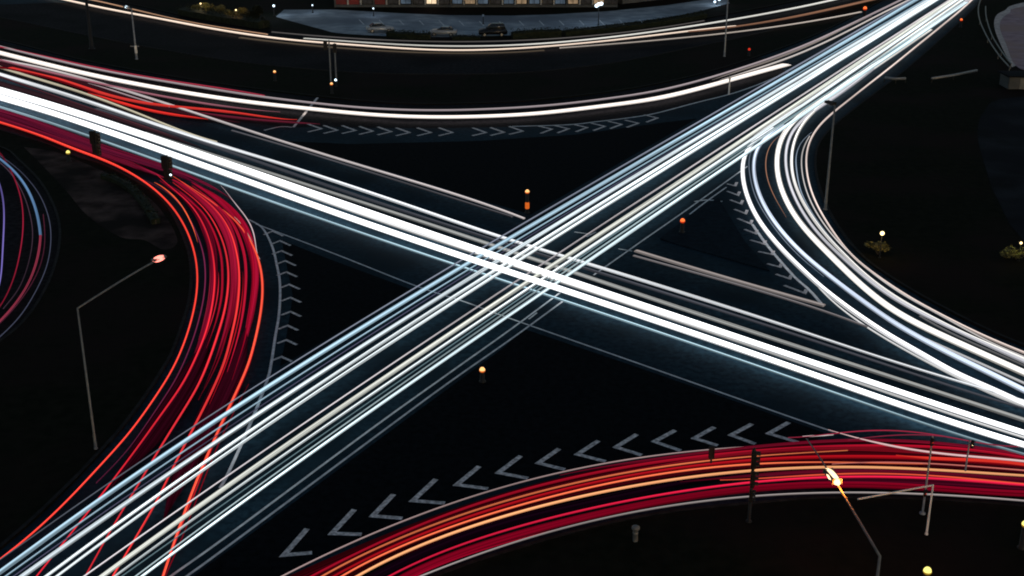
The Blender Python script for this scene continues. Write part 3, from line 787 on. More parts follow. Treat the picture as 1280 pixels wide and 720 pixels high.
g6 = 'red streaks of the lower slip road'
PEACH = (255, 176, 120)
s4t = [
    ([(340, 727), (355.5, 719), (408.8, 693), (453.4, 672), (512, 648), (560, 631.5), (598, 618), (656.7, 601), (707, 589), (760, 579.5), (803, 571.5), (866, 563.5), (960, 557), (1020, 553)], (2.6, 1.8), (196, 168, 166), 0.95, 5, (6, 0),
     'pale pinkish line streak standing in for lit edge paint, upper edge of the lower slip road'),  # painted edge line made to glow like a streak
    ([(510, 727), (527, 719.5), (579, 699.5), (656.7, 673.8), (715, 658), (760, 647), (812, 635.6), (884.5, 625.7), (960, 619.5), (1022, 616.5), (1110, 616), (1197.5, 620), (1280, 626)], (2.8, 2.6), (196, 184, 182), 0.95, 5, (6, 25),
     'pale grey line streak standing in for lit edge paint, lower edge of the lower slip road'),  # lower edge line, likewise given a glow of its own
    ([(375, 728), (430, 700), (480, 676), (540, 650), (598, 630), (650, 612.5), (700, 600.5), (760, 588.5), (850, 574), (960, 563), (1085, 555), (1160, 560), (1280, 572)], (4, 4), (170, 16, 40), 1.0, 5, (6, 20),
     'dark red streak next to the upper pale line streak'),
    ([(393, 726), (440, 700), (490, 677), (540, 657), (598, 637), (650, 620.5), (700, 608), (740, 599.5), (850, 580.5), (960, 569), (1060, 563)], (3.0, 2.2), (255, 132, 84), 1.25, 5, (6, 0),
     'upper glowing orange streak of the lower slip road'),
    ([(404, 728), (470, 694), (540, 662), (598, 642), (650, 626), (700, 613.5), (760, 601), (850, 584), (960, 574.5), (1060, 570.5), (1160, 573), (1280, 581)], (4, 5), (176, 16, 28), 1.0, 5, (6, 20),
     'deep red streak between the two upper orange streaks'),
    ([(418, 726), (470, 698), (540, 667), (598, 647.5), (650, 631), (700, 619), (740, 609.5), (850, 587.5), (960, 580.5), (1060, 577.5), (1160, 580)], (3.4, 2.4), (255, 118, 78), 1.2, 5, (6, 0),
     'second glowing orange streak of the lower slip road'),
    ([(437, 726), (490, 698), (540, 675.5), (598, 655), (650, 640), (700, 627.5), (760, 613.5), (850, 597), (960, 587.5), (1060, 584), (1160, 586.5), (1280, 594.5)], (4.6, 3.2), PEACH, 1.35, 5, (6, 25),
     'brightest peach streak in the middle of the lower slip road'),
    ([(475, 727), (540, 694), (598, 674), (650, 658), (700, 645), (740, 635.6), (850, 612.5), (960, 602.5), (1060, 596), (1160, 597.5), (1280, 606.5)], (3.2, 3.2), (222, 30, 66), 1.2, 5, (6, 25),
     'raspberry streak below the dark gap of the lower slip road'),
    ([(490, 730), (540, 703), (598, 683), (656, 667), (715, 651), (760, 640), (850, 620), (960, 611), (1060, 606), (1160, 609), (1280, 617)], (10, 7), (176, 8, 46), 1.0, 5, (6, 20),
     'broad crimson band above the lower pale line streak'),
    ([(502, 730), (545, 708), (598, 689), (656, 672), (700, 661)], (4, 1.5), (176, 10, 46), 1.0, 4, (6, 0),
     'crimson strand pressed against the lower pale line streak at left'),
    ([(700, 594), (760, 584), (850, 568.5), (960, 559.5), (1085, 551), (1140, 552), (1217, 561), (1280, 569)], (4.5, 6), (150, 22, 52), 0.95, 5, (0, 20),
     'rosy red band along the upper side at the right end'),
    ([(760, 594), (850, 577), (960, 566.5), (1060, 559), (1160, 566), (1280, 576)], (3.5, 5), (178, 24, 46), 1.0, 4, (0, 20),
     'vivid red band under the rosy one at the right end'),
    ([(455, 727), (510, 700), (560, 677), (598, 664), (650, 649), (700, 636), (760, 623), (850, 604), (960, 594)], (12, 9), (30, 6, 26), 0.9, 5, (6, 0),
     'black-purple painted-glow undertone band filling the dark gap of the lower slip road'),  # undertone bands here imitate glow on the road between streaks
    ([(380, 730), (440, 703), (500, 679), (540, 662), (598, 643), (650, 626), (700, 613), (760, 600), (850, 584), (960, 574), (1060, 572), (1160, 574), (1280, 584)], (34, 26), (84, 6, 22), 0.9, 5, (6, 20),
     'broad blood red painted-glow undertone band under the upper half of the lower slip road'),
    ([(960, 597), (1060, 595), (1160, 599), (1280, 606)], (26, 34), (88, 20, 48), 0.9, 3, (0, 20),
     'broad plum painted-glow undertone band under the right end of the lower slip road'),
    ([(850, 602.5), (960, 593), (1060, 589), (1160, 591.5), (1280, 600)], (4, 5), (130, 18, 48), 0.95, 4, (0, 20),
     'plum red band below the peach streak at the right end'),
    ([(900, 600), (960, 597.5), (1000, 595), (1060, 592), (1160, 594.5), (1230, 600), (1280, 605)], (2.6, 2.6), (250, 92, 62), 1.1, 4, (0, 20),
     'orange streak second below the peach one at the right end'),
    ([(960, 606), (1060, 601.5), (1160, 603.5), (1280, 611)], (5, 6), (104, 16, 46), 0.95, 3, (0, 20),
     'dusky plum band near the lower pale line at the right end'),
    ([(985, 547), (1022, 544), (1060, 540.5), (1095, 538), (1140, 539.5), (1175, 545), (1217, 552), (1280, 558)], (1.8, 1.6), (176, 50, 78), 0.9, 5, (0, 20),
     'thin rose streak arching above the lower slip road at right'),
    ([(1060, 550), (1080, 547.5), (1122, 544), (1167, 544.5), (1200, 549)], (1.4, 1.4), (150, 48, 74), 0.85, 4, (0, 0),
     'second thin rose arc just under the highest one'),
    ([(1003, 545.5), (1020, 544.8), (1042, 543.5)], (2.6, 1.2), (230, 215, 215), 1.0, 2, (0, 0),
     'short white dash streak beside the tip of the lit lamp arm'),
    ([(1035, 537), (1080, 549.5), (1135, 561), (1197.5, 569), (1280, 576.5)], (2.6, 3.0), (240, 200, 200), 1.05, 4, (0, 25),
     'pinkish white streak for the lit edge line, slanting down across the lower slip road at right'),  # edge line of the crossing road, drawn as a glowing streak
    ([(1120, 569), (1160, 572.5), (1220, 575), (1280, 580.5)], (4.5, 4), (240, 56, 44), 1.1, 3, (0, 25),
     'orange-red streak just under the slanting pinkish white one'),
    ([(1040, 580), (1100, 578), (1160, 579.5), (1280, 588)], (1.8, 1.8), (236, 130, 120), 1.0, 3, (0, 25),
     'thin salmon streak above the peach one at the right edge'),
]
for i, (p, w, c, gn, dg, ex, lb) in enumerate(s4t):
    w = w if 'band' in lb else (w[0] * 0.82, w[1] * 0.82)
    trail(p, w, c, lb, gn * (0.52 if 'band' in lb else 1.05), 0.50 + 0.005 * (i % 4) + (0.16 if 'slanting pinkish' in lb or 'pinkish white' in lb or 'ros' in lb and 'arc' in lb else 0) - (0.2 if 'undertone' in lb else 0), dg, ex, g6, n=90, edge=0.5, taper='auto', streak=0.95 if 'band' in lb else 0.6)

g7 = 'streaks of the far curved road'
r5t = [
    ([(83, 0), (122.5, 9), (163, 16.5), (200.6, 23.4), (260, 35), (287, 39.5), (334, 46.5), (380.6, 51.6), (440, 56), (518.5, 61.5), (580, 63), (650, 60.5), (706.6, 56), (760, 51), (802.5, 46), (880.6, 36.5), (920, 32.5)], (4.2, 3.0), (250, 226, 206), 1.4, 6, (40, 0),
     'long bright warm streak sweeping along the far curved road'),
    ([(110, -1), (160, 10), (182, 15.5), (230, 26), (287, 36), (334, 43)], (1.8, 1.4), (226, 176, 140), 0.9, 4, (40, 0),
     'thin orange streak above the long warm one at top left'),
    ([(380, 48), (440, 52), (518, 56.5), (600, 57.7), (650, 55.8), (706.6, 52), (740, 49.5), (802.5, 41.5), (880.6, 29.5), (920, 24.5), (982.5, 12), (1045, -1)], (1.8, 3.6), (240, 238, 230), 1.2, 5, (0, 50),
     'white streak rising to the top edge above the copper band'),
    ([(340, 40), (420, 47), (476, 49.5), (518, 51.5), (600, 52), (650, 50.5), (706, 47.5), (760, 43), (820, 35), (880, 26)], (1.8, 1.6), (112, 108, 106), 0.9, 4, (0, 0),
     'dim grey streak standing in for the lit far kerb of the far curved road'),  # lit kerb edge drawn as a self-glowing streak
    ([(860, 39.5), (920, 33.2), (960, 27), (998, 20), (1060, 6.5), (1092, -1)], (3.0, 5.0), (160, 116, 92), 0.85, 4, (0, 50),
     'broad copper brown band at the right of the far curved road'),
    ([(700, 60), (771, 55), (834, 48.8), (896, 42), (940, 38.6), (998, 29), (1040, 21.5), (1076, 15)], (1.6, 2.4), (222, 208, 196), 1.0, 4, (0, 0),
     'thin lower pale streak that ends at the orange lamp'),
    ([(300, 47), (380, 56), (440, 61), (520, 65.5), (600, 66.5), (680, 63)], (3.0, 2.2), (104, 92, 78), 0.8, 4, (0, 0),
     'dim olive brown glow streak below the long warm one'),
]
for p, w, c, gn, dg, ex, lb in r5t:
    trail(p, w, c, lb, gn, 0.62, dg, ex, g7, n=70)

g8 = 'streaks of the loop road at the left edge'
ht = [
    ([(-30, 178), (0, 199), (20, 216), (37, 243), (47, 270), (50.5, 294)], (2.6, 3.2), (92, 128, 168), 0.9, 4, (10, 0),
     'steel blue streak curving at the left picture edge'),
    ([(50.5, 294), (47, 321), (34, 356), (18, 381), (0, 401), (-30, 430)], (2.6, 2.0), (170, 62, 86), 0.95, 4, (0, 10),
     'rose streak continuing the steel blue one downward at the left edge'),
    ([(-20, 182), (20, 209), (47, 239), (60, 268), (64, 295), (60, 328), (48, 358), (27, 393), (0, 421), (-30, 446)], (1.2, 1.0), (62, 66, 84), 0.85, 6, (10, 10),
     'outermost faint grey-blue streak of the loop road'),
    ([(-20, 176), (0, 191), (17, 220), (27, 251), (29, 280), (26, 310), (18, 345), (5, 375), (-10, 396)], (1.8, 1.4), (140, 28, 52), 0.85, 6, (10, 0),
     'dark red inner streak of the loop road'),
    ([(-6, 218), (2, 240), (5, 268), (4, 300), (1, 345), (-8, 372)], (2.0, 1.6), (108, 96, 168), 0.9, 5, (6, 0),
     'violet streak grazing the left picture edge'),
    ([(-20, 190), (8, 210), (28, 240), (38, 270), (41, 296), (36, 328), (24, 360), (4, 386)], (1.2, 1.0), (70, 52, 66), 0.85, 6, (6, 0),
     'dim mauve strand between the red inner and steel blue streaks'),
    ([(54, 268), (56, 296), (52, 326), (40, 354), (22, 380), (0, 404)], (1.0, 1.2), (92, 40, 60), 0.85, 5, (0, 6),
     'thin dusky strand just outside the rose streak'),
]
for p, w, c, gn, dg, ex, lb in ht:
    trail(p, (w[0] * 1.3, w[1] * 1.3), c, lb, gn * 1.35, 0.6, dg, ex, g8, n=60, streak=0.8)


# ------------------------------------------------------------------ mesh pieces
def tube_bm(bm, pts, r, seg=8):
    if not isinstance(r, (list, tuple)): r = [r] * len(pts)
    prev = None
    for i, p in enumerate(pts):
        a = pts[max(i - 1, 0)]; b = pts[min(i + 1, len(pts) - 1)]
        t = (b - a).normalized()
        ref = Vector((0, 0, 1)) if abs(t.z) < 0.9 else Vector((0, 1, 0))
        x = t.cross(ref).normalized(); y = x.cross(t)
        ring = [bm.verts.new(p + (x * math.cos(2 * math.pi * k / seg) + y * math.sin(2 * math.pi * k / seg)) * r[i]) for k in range(seg)]
        if prev:
            for k in range(seg):
                bm.faces.new((prev[k], prev[(k + 1) % seg], ring[(k + 1) % seg], ring[k]))
        else:
            bm.faces.new(ring[::-1])
        prev = ring
    bm.faces.new(prev)


def box_bm(bm, c, s, bev=0.0, rot=None):
    r = bmesh.ops.create_cube(bm, size=1.0)
    for v in r['verts']:
        v.co = Vector((v.co.x * s[0], v.co.y * s[1], v.co.z * s[2]))
        if rot: v.co = rot @ v.co
        v.co += Vector(c)
    if bev:
        es = list({e for v in r['verts'] for e in v.link_edges})
        bmesh.ops.bevel(bm, geom=es, offset=bev, segments=2, affect='EDGES')


def lathe_bm(bm, prof, seg=12, c=(0, 0, 0)):
    prev = None
    for r, z in prof:
        ring = [bm.verts.new((c[0] + r * math.cos(2 * math.pi * k / seg), c[1] + r * math.sin(2 * math.pi * k / seg), c[2] + z)) for k in range(seg)]
        if prev:
            for k in range(seg):
                bm.faces.new((prev[k], prev[(k + 1) % seg], ring[(k + 1) % seg], ring[k]))
        prev = ring
    bm.faces.new(prev)


def V(*a): return Vector(a)


def street_lamp(base_px, top_v, tip_px, tip_rise, label, lit=None, lens_at=1.0, pole_r=(0.13, 0.08), mat='grey_steel', height=None, arm_r=0.05, curve=0.3, head=True, zb=0.12, lens_s=(0.46, 0.2, 0.17)):
    b = at(base_px[0], base_px[1], zb)
    h = height if height else height_to(b, top_v)
    root = empty('street_lamp', b, label, 'street lamp', 'street lamps')
    bm = bmesh.new(); lathe_bm(bm, [(pole_r[0] * 1.7, 0), (pole_r[0] * 1.7, 0.06), (pole_r[0] * 1.15, 0.08), (pole_r[0] * 1.15, 0.9), (pole_r[0], 0.95), (pole_r[1], h)], 10)
    mesh_obj('pole', bm, M[mat], root, True)
    if tip_px:
        tip = at(tip_px[0], tip_px[1], b.z + h + tip_rise) - b
        s = V(0, 0, h - 0.02)
        d = tip - s
        pts = []
        for k in range(9):
            t = k / 8
            p = s + d * t
            p.z = s.z + d.z * (math.sin(t * math.pi / 2) * curve + t * (1 - curve))
            pts.append(p)
        bm = bmesh.new(); tube_bm(bm, pts, [pole_r[1] - (pole_r[1] - arm_r) * k / 8 for k in range(9)])
        mesh_obj('arm', bm, M[mat], root, True)
        if head:
            dd = (pts[-1] - pts[-2]); dd.z = 0; dd.normalize()
            ang = math.atan2(dd.y, dd.x)
            i0 = lens_at * 8
            pc = s + d * lens_at
            pc.z = s.z + d.z * (math.sin(lens_at * math.pi / 2) * curve + lens_at * (1 - curve))
            R = Matrix.Rotation(ang, 3, 'Z')
            bm = bmesh.new(); box_bm(bm, pc + V(0, 0, 0.05), (0.95, 0.36, 0.14), 0.05, R)
            hd = mesh_obj('lamp_head', bm, M['black' if lit is None else mat], root)
            bm = bmesh.new()
            lens = bmesh.ops.create_uvsphere(bm, u_segments=12, v_segments=8, radius=1.0)
            for v in bm.verts: v.co = R @ Vector((v.co.x * lens_s[0], v.co.y * lens_s[1], v.co.z * lens_s[2])) + pc + V(0, 0, -0.04 if lit is None else 0.02)
            mesh_obj('lens', bm, M[lit] if lit else M['glass'], hd, True)
    return root


# left lamp with its glowing head
street_lamp((120, 561), 385, (200, 323), 1.0, 'tall lamp post with a glowing reddish white head on the dark left verge', 'lampred', 0.985, (0.07, 0.05))
# lamp beside the right bend
street_lamp((1031.5, 262), 132, (1038, 129), 0.1, 'thin grey lamp post standing beside the bend of the right slip road', None, 1.0, (0.12, 0.08), 'grey_steel')
# top-left posts
street_lamp((171, 74), 11, (158, 9), 0.1, 'pale lamp post with a small cross bar at upper left', 'cool', 1.0, (0.14, 0.10), 'steel')
street_lamp((115, 61), -8, (100, -14), 0.4, 'dark thick lamp post at upper left that runs out of the frame', None, 1.0, (0.30, 0.22), 'black')
street_lamp((905.5, 70.5), -6, (890, -14), 0.5, 'slim pale lamp post crossing the far curved road streaks at right', None, 1.0, (0.12, 0.09), 'steel')
# cross bar of the pale post
pl = [o for o in bpy.data.objects if o.name.startswith('street_lamp') and 'cross bar' in o.get('label', '')][0]
bm = bmesh.new(); box_bm(bm, (-0.1, 0, 1.9), (1.25, 0.1, 0.14), 0.02); mesh_obj('cross_bar', bm, M['steel'], pl)
bm = bmesh.new(); lathe_bm(bm, [(0.19, 0.9), (0.2, 1.9), (0.15, 2.0)], 10); mesh_obj('sleeve', bm, M['white_metal'], pl)

# lower-right lamp: long arm reaching over the red slip road with its lamp midway
street_lamp((1086, 810), 695, (1008, 548), 1.3, 'lamp post with a long slanting arm and blazing golden lamp at lower right', 'lampgold', 0.62, (0.085, 0.06), 'grey_steel', None, 0.03, 0.5, lens_s=(0.75, 0.2, 0.2))
lamp_lr = [o for o in bpy.data.objects if 'blazing golden' in o.get('label', '')][0]


def point_light(name, loc, power, rgb, size, parent=None):
    l = bpy.data.lights.new(name, 'POINT')
    l.energy = power; l.color = srgb(rgb); l.shadow_soft_size = size
    o = bpy.data.objects.new(name, l)
    COL.objects.link(o)
    o.location = loc
    return o


# the blazing lamp at lower right lights its own arm; the second light is added
_h = [c for c in lamp_lr.children if c.name.startswith('lamp_head')][0]
_c = sum((Vector(v) for v in _h.bound_box), Vector()) / 8 + lamp_lr.location
_arm = (at(1008, 548, lamp_lr.location.z + 12) - _c); _arm.z = 0
point_light('lamp_and_fill_light', _c + V(0.25, -0.9, 0.1), 260, (255, 130, 40), 0.2)
point_light('lamp_and_fill_light', _c + (_h.parent.location + V(0, 0, 11) - _c) * 0.45 + V(0.5, -0.6, 0.1), 90, (255, 130, 40), 0.2)  # added fill partway along the arm, no lamp sits here
point_light('lamp_and_fill_light', at(198, 323, 9.3) + V(0, 0, -0.4), 12, (255, 190, 170), 0.2)


# ------------------------------------------------------------------ traffic signals
def signal_head(parent, c, ang, lit=None, back=True, s=1.0, lamp_idx=1):
    R = Matrix.Rotation(ang, 3, 'Z')
    bm = bmesh.new(); box_bm(bm, Vector(c), (0.34 * s, 0.22 * s, 1.0 * s), 0.04, R)
    hd = mesh_obj('signal_head', bm, M['black'], parent)
    if back:
        bm = bmesh.new(); box_bm(bm, Vector(c) + R @ V(0, 0.13 * s, 0), (0.62 * s, 0.025, 1.3 * s), 0.0, R)
        mesh_obj('backboard', bm, M['black'], hd)
    for k in range(3):
        bm = bmesh.new()
        p = Vector(c) + R @ V(0, -0.11 * s, (0.31 - 0.31 * k) * s)
        bmesh.ops.create_uvsphere(bm, u_segments=12, v_segments=6, radius=1.0)
        for v in bm.verts: v.co = R @ Vector((v.co.x * 0.12 * s, v.co.y * 0.05 * s, v.co.z * 0.12 * s)) + p
        mesh_obj('lens', bm, M[lit] if lit and k == lamp_idx else M['glass'], hd, True)
        bm = bmesh.new()
        tube_bm(bm, [p + R @ V(0, 0, 0.01), p + R @ V(0, -0.2 * s, 0.0)], 0.14 * s, 10)
        bmesh.ops.delete(bm, geom=[f for f in bm.faces if len(f.verts) > 4], context='FACES')
        for v in list(bm.verts):
            if (R.inverted() @ (v.co - p)).z < -0.06 * s: bm.verts.remove(v)
        bmesh.ops.solidify(bm, geom=bm.faces[:], thickness=0.012)
        mesh_obj('visor', bm, M['black'], hd)
    return hd


def traffic_signal(base_px, vtop, label, heads, zb=0.12, r=0.07, mat='black', height=None, back=False):
    b = at(base_px[0], base_px[1], zb)
    h = height or height_to(b, vtop)
    root = empty('traffic_signal', b, label, 'traffic signal', 'traffic signals')
    bm = bmesh.new(); lathe_bm(bm, [(0.16, 0), (0.16, 0.05), (r + 0.01, 0.07), (r, h - 0.05), (r * 0.7, h)], 10)
    mesh_obj('pole', bm, M[mat], root, True)
    for dx, dz, ang, lit, s in heads:
        signal_head(root, (dx, 0, h - 0.6 * s - dz), ang, lit, back, s)
        bm = bmesh.new(); tube_bm(bm, [V(0, 0, h - 0.6 * s - dz), V(dx, 0, h - 0.6 * s - dz)], 0.03, 6)
        mesh_obj('bracket', bm, M['black'], root)
    return root


traffic_signal((122.5, 199), 163, 'black twin headed signal on the left verge nearer the picture edge', [(-0.30, 0.0, 2.9, None, 1.25), (0.30, 0.12, 0.25, None, 1.25), (-0.22, 1.35, 2.9, 'cool', 1.0), (0.24, 1.45, 0.3, None, 1.1)], r=0.12)
traffic_signal((211.5, 229), 194, 'black twin headed signal right where the red bend begins', [(-0.29, 0.0, 2.9, None, 1.15), (0.29, 0.05, 0.3, None, 1.15), (-0.2, 1.25, 2.9, None, 1.0), (0.24, 1.3, 0.15, 'cool', 1.0)], r=0.12)
traffic_signal((414, 107), 50, 'far signal with black head on the left of a pair of thin posts', [(-0.5, 0.0, math.pi, None, 1.15)], r=0.10, mat='grey_steel')
traffic_signal((420.5, 103), 54, 'far signal with black head on the right of a pair of thin posts', [(0.0, 0.0, math.pi, None, 1.1)], r=0.10, mat='grey_steel')
traffic_signal((936, 652), 560, 'tall black signal post standing in front of the lower red streaks', [(0.0, 0.05, 1.45, None, 1.0), (0.02, 1.2, 1.5, None, 0.9), (0.0, 2.25, 1.5, None, 0.7)], r=0.075)
traffic_signal((888, 590), 558, 'small signal with a pale lamp beside the upper edge of the lower red streaks', [(0.0, 0.0, math.pi, 'warm', 0.62)], zb=0.0, r=0.05)
traffic_signal((1153, 642), 545, 'reddish lit signal post crossing the red streaks at lower right', [(0.0, 0.02, 0.2, 'dimred', 0.5), (0.0, 2.9, 0.2, 'dimred', 0.5)], r=0.045, mat='steel')
traffic_signal((1205, 600), 549, 'pale signal post with a tilted board between red and white streaks at right', [(0.16, 0.0, 0.5, 'warm', 0.5)], zb=0.0, r=0.04, mat='steel')


# arm lamp reaching left from the reddish post (stands behind it)
street_lamp((1158, 668), 606, (1072, 624), -0.6, 'short post with a curved pale arm reaching left below the red streaks', None, 1.0, (0.05, 0.04), 'white_metal', None, 0.045, 0.0, head=False)


# ------------------------------------------------------------------ lit bollards
def bollard(base_px, vtop, label, mat, r=0.16, two=False, zb=0.10, body='black', height=None):
    b = at(base_px[0], base_px[1], zb)
    h = height or height_to(b, vtop)
    root = empty('bollard', b, label, 'bollard', 'lit bollards')
    cap = min(r * 1.7, h * 0.6)
    bm = bmesh.new(); lathe_bm(bm, [(r * 1.2, 0), (r * 1.2, 0.04), (r * 0.8, 0.08), (r * 0.75, h - cap)], 10)
    mesh_obj('post', bm, M[body], root, True)
    rim = M.get({'orange': 'orange_rim', 'yellow': 'yellow_rim'}.get(mat, 'amber_rim')) if mat != 'dimred' else M['dimred']
    if mat == 'cool': rim = M['cool']
    bm = bmesh.new(); lathe_bm(bm, [(r * 0.62, h - cap), (r * 0.9, h - cap * 0.85), (r, h - cap * 0.62)], 12)
    mesh_obj('collar', bm, rim, root, True)
    bm = bmesh.new(); lathe_bm(bm, [(r * 0.93, h - cap * 0.615), (r * 0.86, h - cap * 0.35), (r * 0.55, h - cap * 0.1), (r * 0.2, h)], 12)
    mesh_obj('lamp', bm, M[mat], root, True)
    if two:
        bm = bmesh.new(); lathe_bm(bm, [(r * 0.6, h * 0.14), (r * 0.95, h * 0.22), (r * 0.95, h * 0.42), (r * 0.6, h * 0.5)], 12)
        mesh_obj('lower_lamp', bm, M['amber_rim'], root, True)
    return root


bollard((659, 266), 237, 'amber bollard with two glowing rings above the crossing', 'amber', 0.20, True)
bollard((852.5, 290), 273, 'orange-red glowing bollard in the right triangle', 'orange', 0.22)
bollard((603, 477), 459, 'amber glowing bollard on the dark island below the crossing', 'amber', 0.19)
bollard((344, 101), 88, 'small white-amber lamp standing alone on the upper left verge', 'amber', 0.20, zb=0.12)
bollard((415, 117), 103, 'amber lamp at the foot of the paired far signal posts', 'amber', 0.20, zb=0.12)
bollard((1080, 24), 8, 'orange lamp where the far curved road meets the diagonal road', 'orange', 0.36, zb=0.12)
bollard((1200.5, 34), 23, 'dim orange lamp on the dark verge near the top right corner', 'orange', 0.24, zb=0.12)
bollard((86.5, 202), 188, 'pale yellow lamp on the left verge below the blazing streaks', 'yellow', 0.22, zb=0.12)
bollard((936, 70), 60, 'tiny red lamp on the dark verge left of the diagonal road', 'dimred', 0.2, zb=0.12)
bollard((1156, 738), 709, 'yellow lamp on the dark lower right verge at the bottom edge', 'yellow', 0.2, zb=0.12)
bollard((1277, 685), 651, 'yellow lamp on the dark verge at the right picture edge', 'yellow', 0.19, zb=0.12)
bollard((420, 108), 98.5, 'tiny white lamp right of the amber lamp under the far signals', 'cool', 0.16, zb=0.12)
# unlit grey bollard below the red slip road
b = at(794, 676, 0.12)
root = empty('bollard', b, 'dim unlit grey bollard on the dark verge below the red streaks', 'bollard', 'unlit posts')
bm = bmesh.new(); lathe_bm(bm, [(0.13, 0), (0.12, 0.62), (0.2, 0.66), (0.2, 0.78), (0.08, 0.86)], 12); mesh_obj('post', bm, M['grey_steel'], root, True)
bm = bmesh.new(); lathe_bm(bm, [(0.125, 0.4), (0.135, 0.41), (0.135, 0.5), (0.125, 0.51)], 12); mesh_obj('band', bm, M['steel'], root, True)
# white marker post on the upper slip road
b = at(911, 118, 0.0)
root = empty('marker_post', b, 'white marker post between the upper slip road and the diagonal road', 'post')
bm = bmesh.new(); lathe_bm(bm, [(0.16, 0), (0.16, 0.05), (0.10, 0.07), (0.09, height_to(b, 95))], 10); mesh_obj('post', bm, M['white_metal'], root, True)
bm = bmesh.new(); box_bm(bm, (0, -0.03, height_to(b, 98)), (0.3, 0.06, 0.4), 0.02); mesh_obj('plate', bm, M['white_metal'], root)
# long grey rail on the right verge
for pts, lb in (([(1165, 98), (1192, 94), (1221, 88)], 'long pale rail lying along the dark right verge'), ([(1106, 97), (1120, 98.5), (1132, 98)], 'short pale rail left of the longer one on the dark verge')):
    g = [at(u, v, 0.75) for u, v in pts]
    root = empty('guard_rail', at(pts[0][0], pts[0][1], 0.12), lb, 'guard rail', 'guard rails')
    o0 = root.location
    bm = bmesh.new(); tube_bm(bm, [p - o0 for p in g], 0.17, 6); mesh_obj('rail', bm, M['steel'], root, True)
    for p in g:
        bm = bmesh.new(); q = p - o0; tube_bm(bm, [V(q.x, q.y, 0), V(q.x, q.y, 0.6)], 0.06, 6); mesh_obj('post', bm, M['black'], root)

# kerb-like twin rails winding down from the top right
for pts, lb in (([(1227, -4), (1223, 10), (1225, 26), (1235, 48), (1248, 68), (1262, 84)], 'left thin winding fence rail beside the dirt plot'),
                ([(1232, 8), (1233, 22), (1240, 44), (1252, 64), (1264, 80)], 'right thin winding fence rail nearest the dirt plot')):
    px = smooth_px(pts, 5)
    root = empty('fence', at(px[0][0], px[0][1], 0.12), lb, 'fence', 'winding fences')
    o0 = root.location
    bm = bmesh.new(); tube_bm(bm, [at(u, v, 0.8) - o0 for u, v in px], 0.10, 6); mesh_obj('rail', bm, M['grey_steel'], root, True)
    for k in range(0, len(px), 5):
        q = at(px[k][0], px[k][1], 0.8) - o0
        bm = bmesh.new(); tube_bm(bm, [V(q.x, q.y, 0), V(q.x, q.y, 0.72)], 0.06, 6); mesh_obj('post', bm, M['grey_steel'], root)

# low flat-roofed hut at the right edge
b = at(1275, 112, 0.12)
root = empty('hut', b, 'low blue-grey hut at the right edge below the dirt plot', 'hut')
bm = bmesh.new(); box_bm(bm, (1.6, 1.8, 0.8), (6.2, 3.2, 1.6), 0.05); mesh_obj('wall', bm, M['wall'], root)
bm = bmesh.new(); box_bm(bm, (1.6, 1.8, 1.69), (6.8, 3.8, 0.16), 0.03); mesh_obj('roof', bm, M['slab'], root)
bm = bmesh.new(); box_bm(bm, (0.4, 0.18, 0.72), (0.9, 0.06, 1.4), 0.01); mesh_obj('door', bm, M['grey_steel'], root)


# ------------------------------------------------------------------ plants
def leaves_bm(bm, c, rad, n, size, flat=1.0):
    for _ in range(n):
        while True:
            p = Vector((random.uniform(-1, 1), random.uniform(-1, 1), random.uniform(-1, 1)))
            if 0.25 < p.length < 1: break
        p = Vector((p.x * rad[0], p.y * rad[1], p.z * rad[2])) + Vector(c)
        s = size * random.uniform(0.6, 1.4)
        R = Matrix.Rotation(random.uniform(0, 6.28), 3, 'Z') @ Matrix.Rotation(random.uniform(-1.2, 1.2), 3, 'X')
        q = [R @ Vector((dx * s, dy * s * 0.6, 0)) + p for dx, dy in ((-1, 0), (0, -1), (1, 0), (0, 1))]
        bm.faces.new([bm.verts.new(x) for x in q])


def shrub(base_px, w, h, label, leaf='leaf_dark', n=500, size=0.12, zb=0.12, clumps=5, name='shrub', cat='shrub', group=None, lamp=None):
    b = at(base_px[0], base_px[1], zb)
    root = empty(name, b, label, cat, group)
    bm = bmesh.new()
    for k in range(4):
        a = k * 1.6 + 0.3
        tube_bm(bm, [V(0, 0, 0), V(math.cos(a) * w * 0.15, math.sin(a) * w * 0.15, h * 0.4), V(math.cos(a) * w * 0.3, math.sin(a) * w * 0.3, h * 0.75)], [0.05, 0.035, 0.015], 5)
    mesh_obj('stem', bm, M['bark'], root)
    bm = bmesh.new()
    for k in range(clumps):
        cx, cy = random.uniform(-.33, .33) * w, random.uniform(-.33, .33) * w
        cz = h * random.uniform(0.4, 0.75)
        leaves_bm(bm, (cx, cy, cz), (w * 0.26, w * 0.26, h * 0.26), n // clumps, size)
    mesh_obj('foliage', bm, M[leaf], root)
    return root


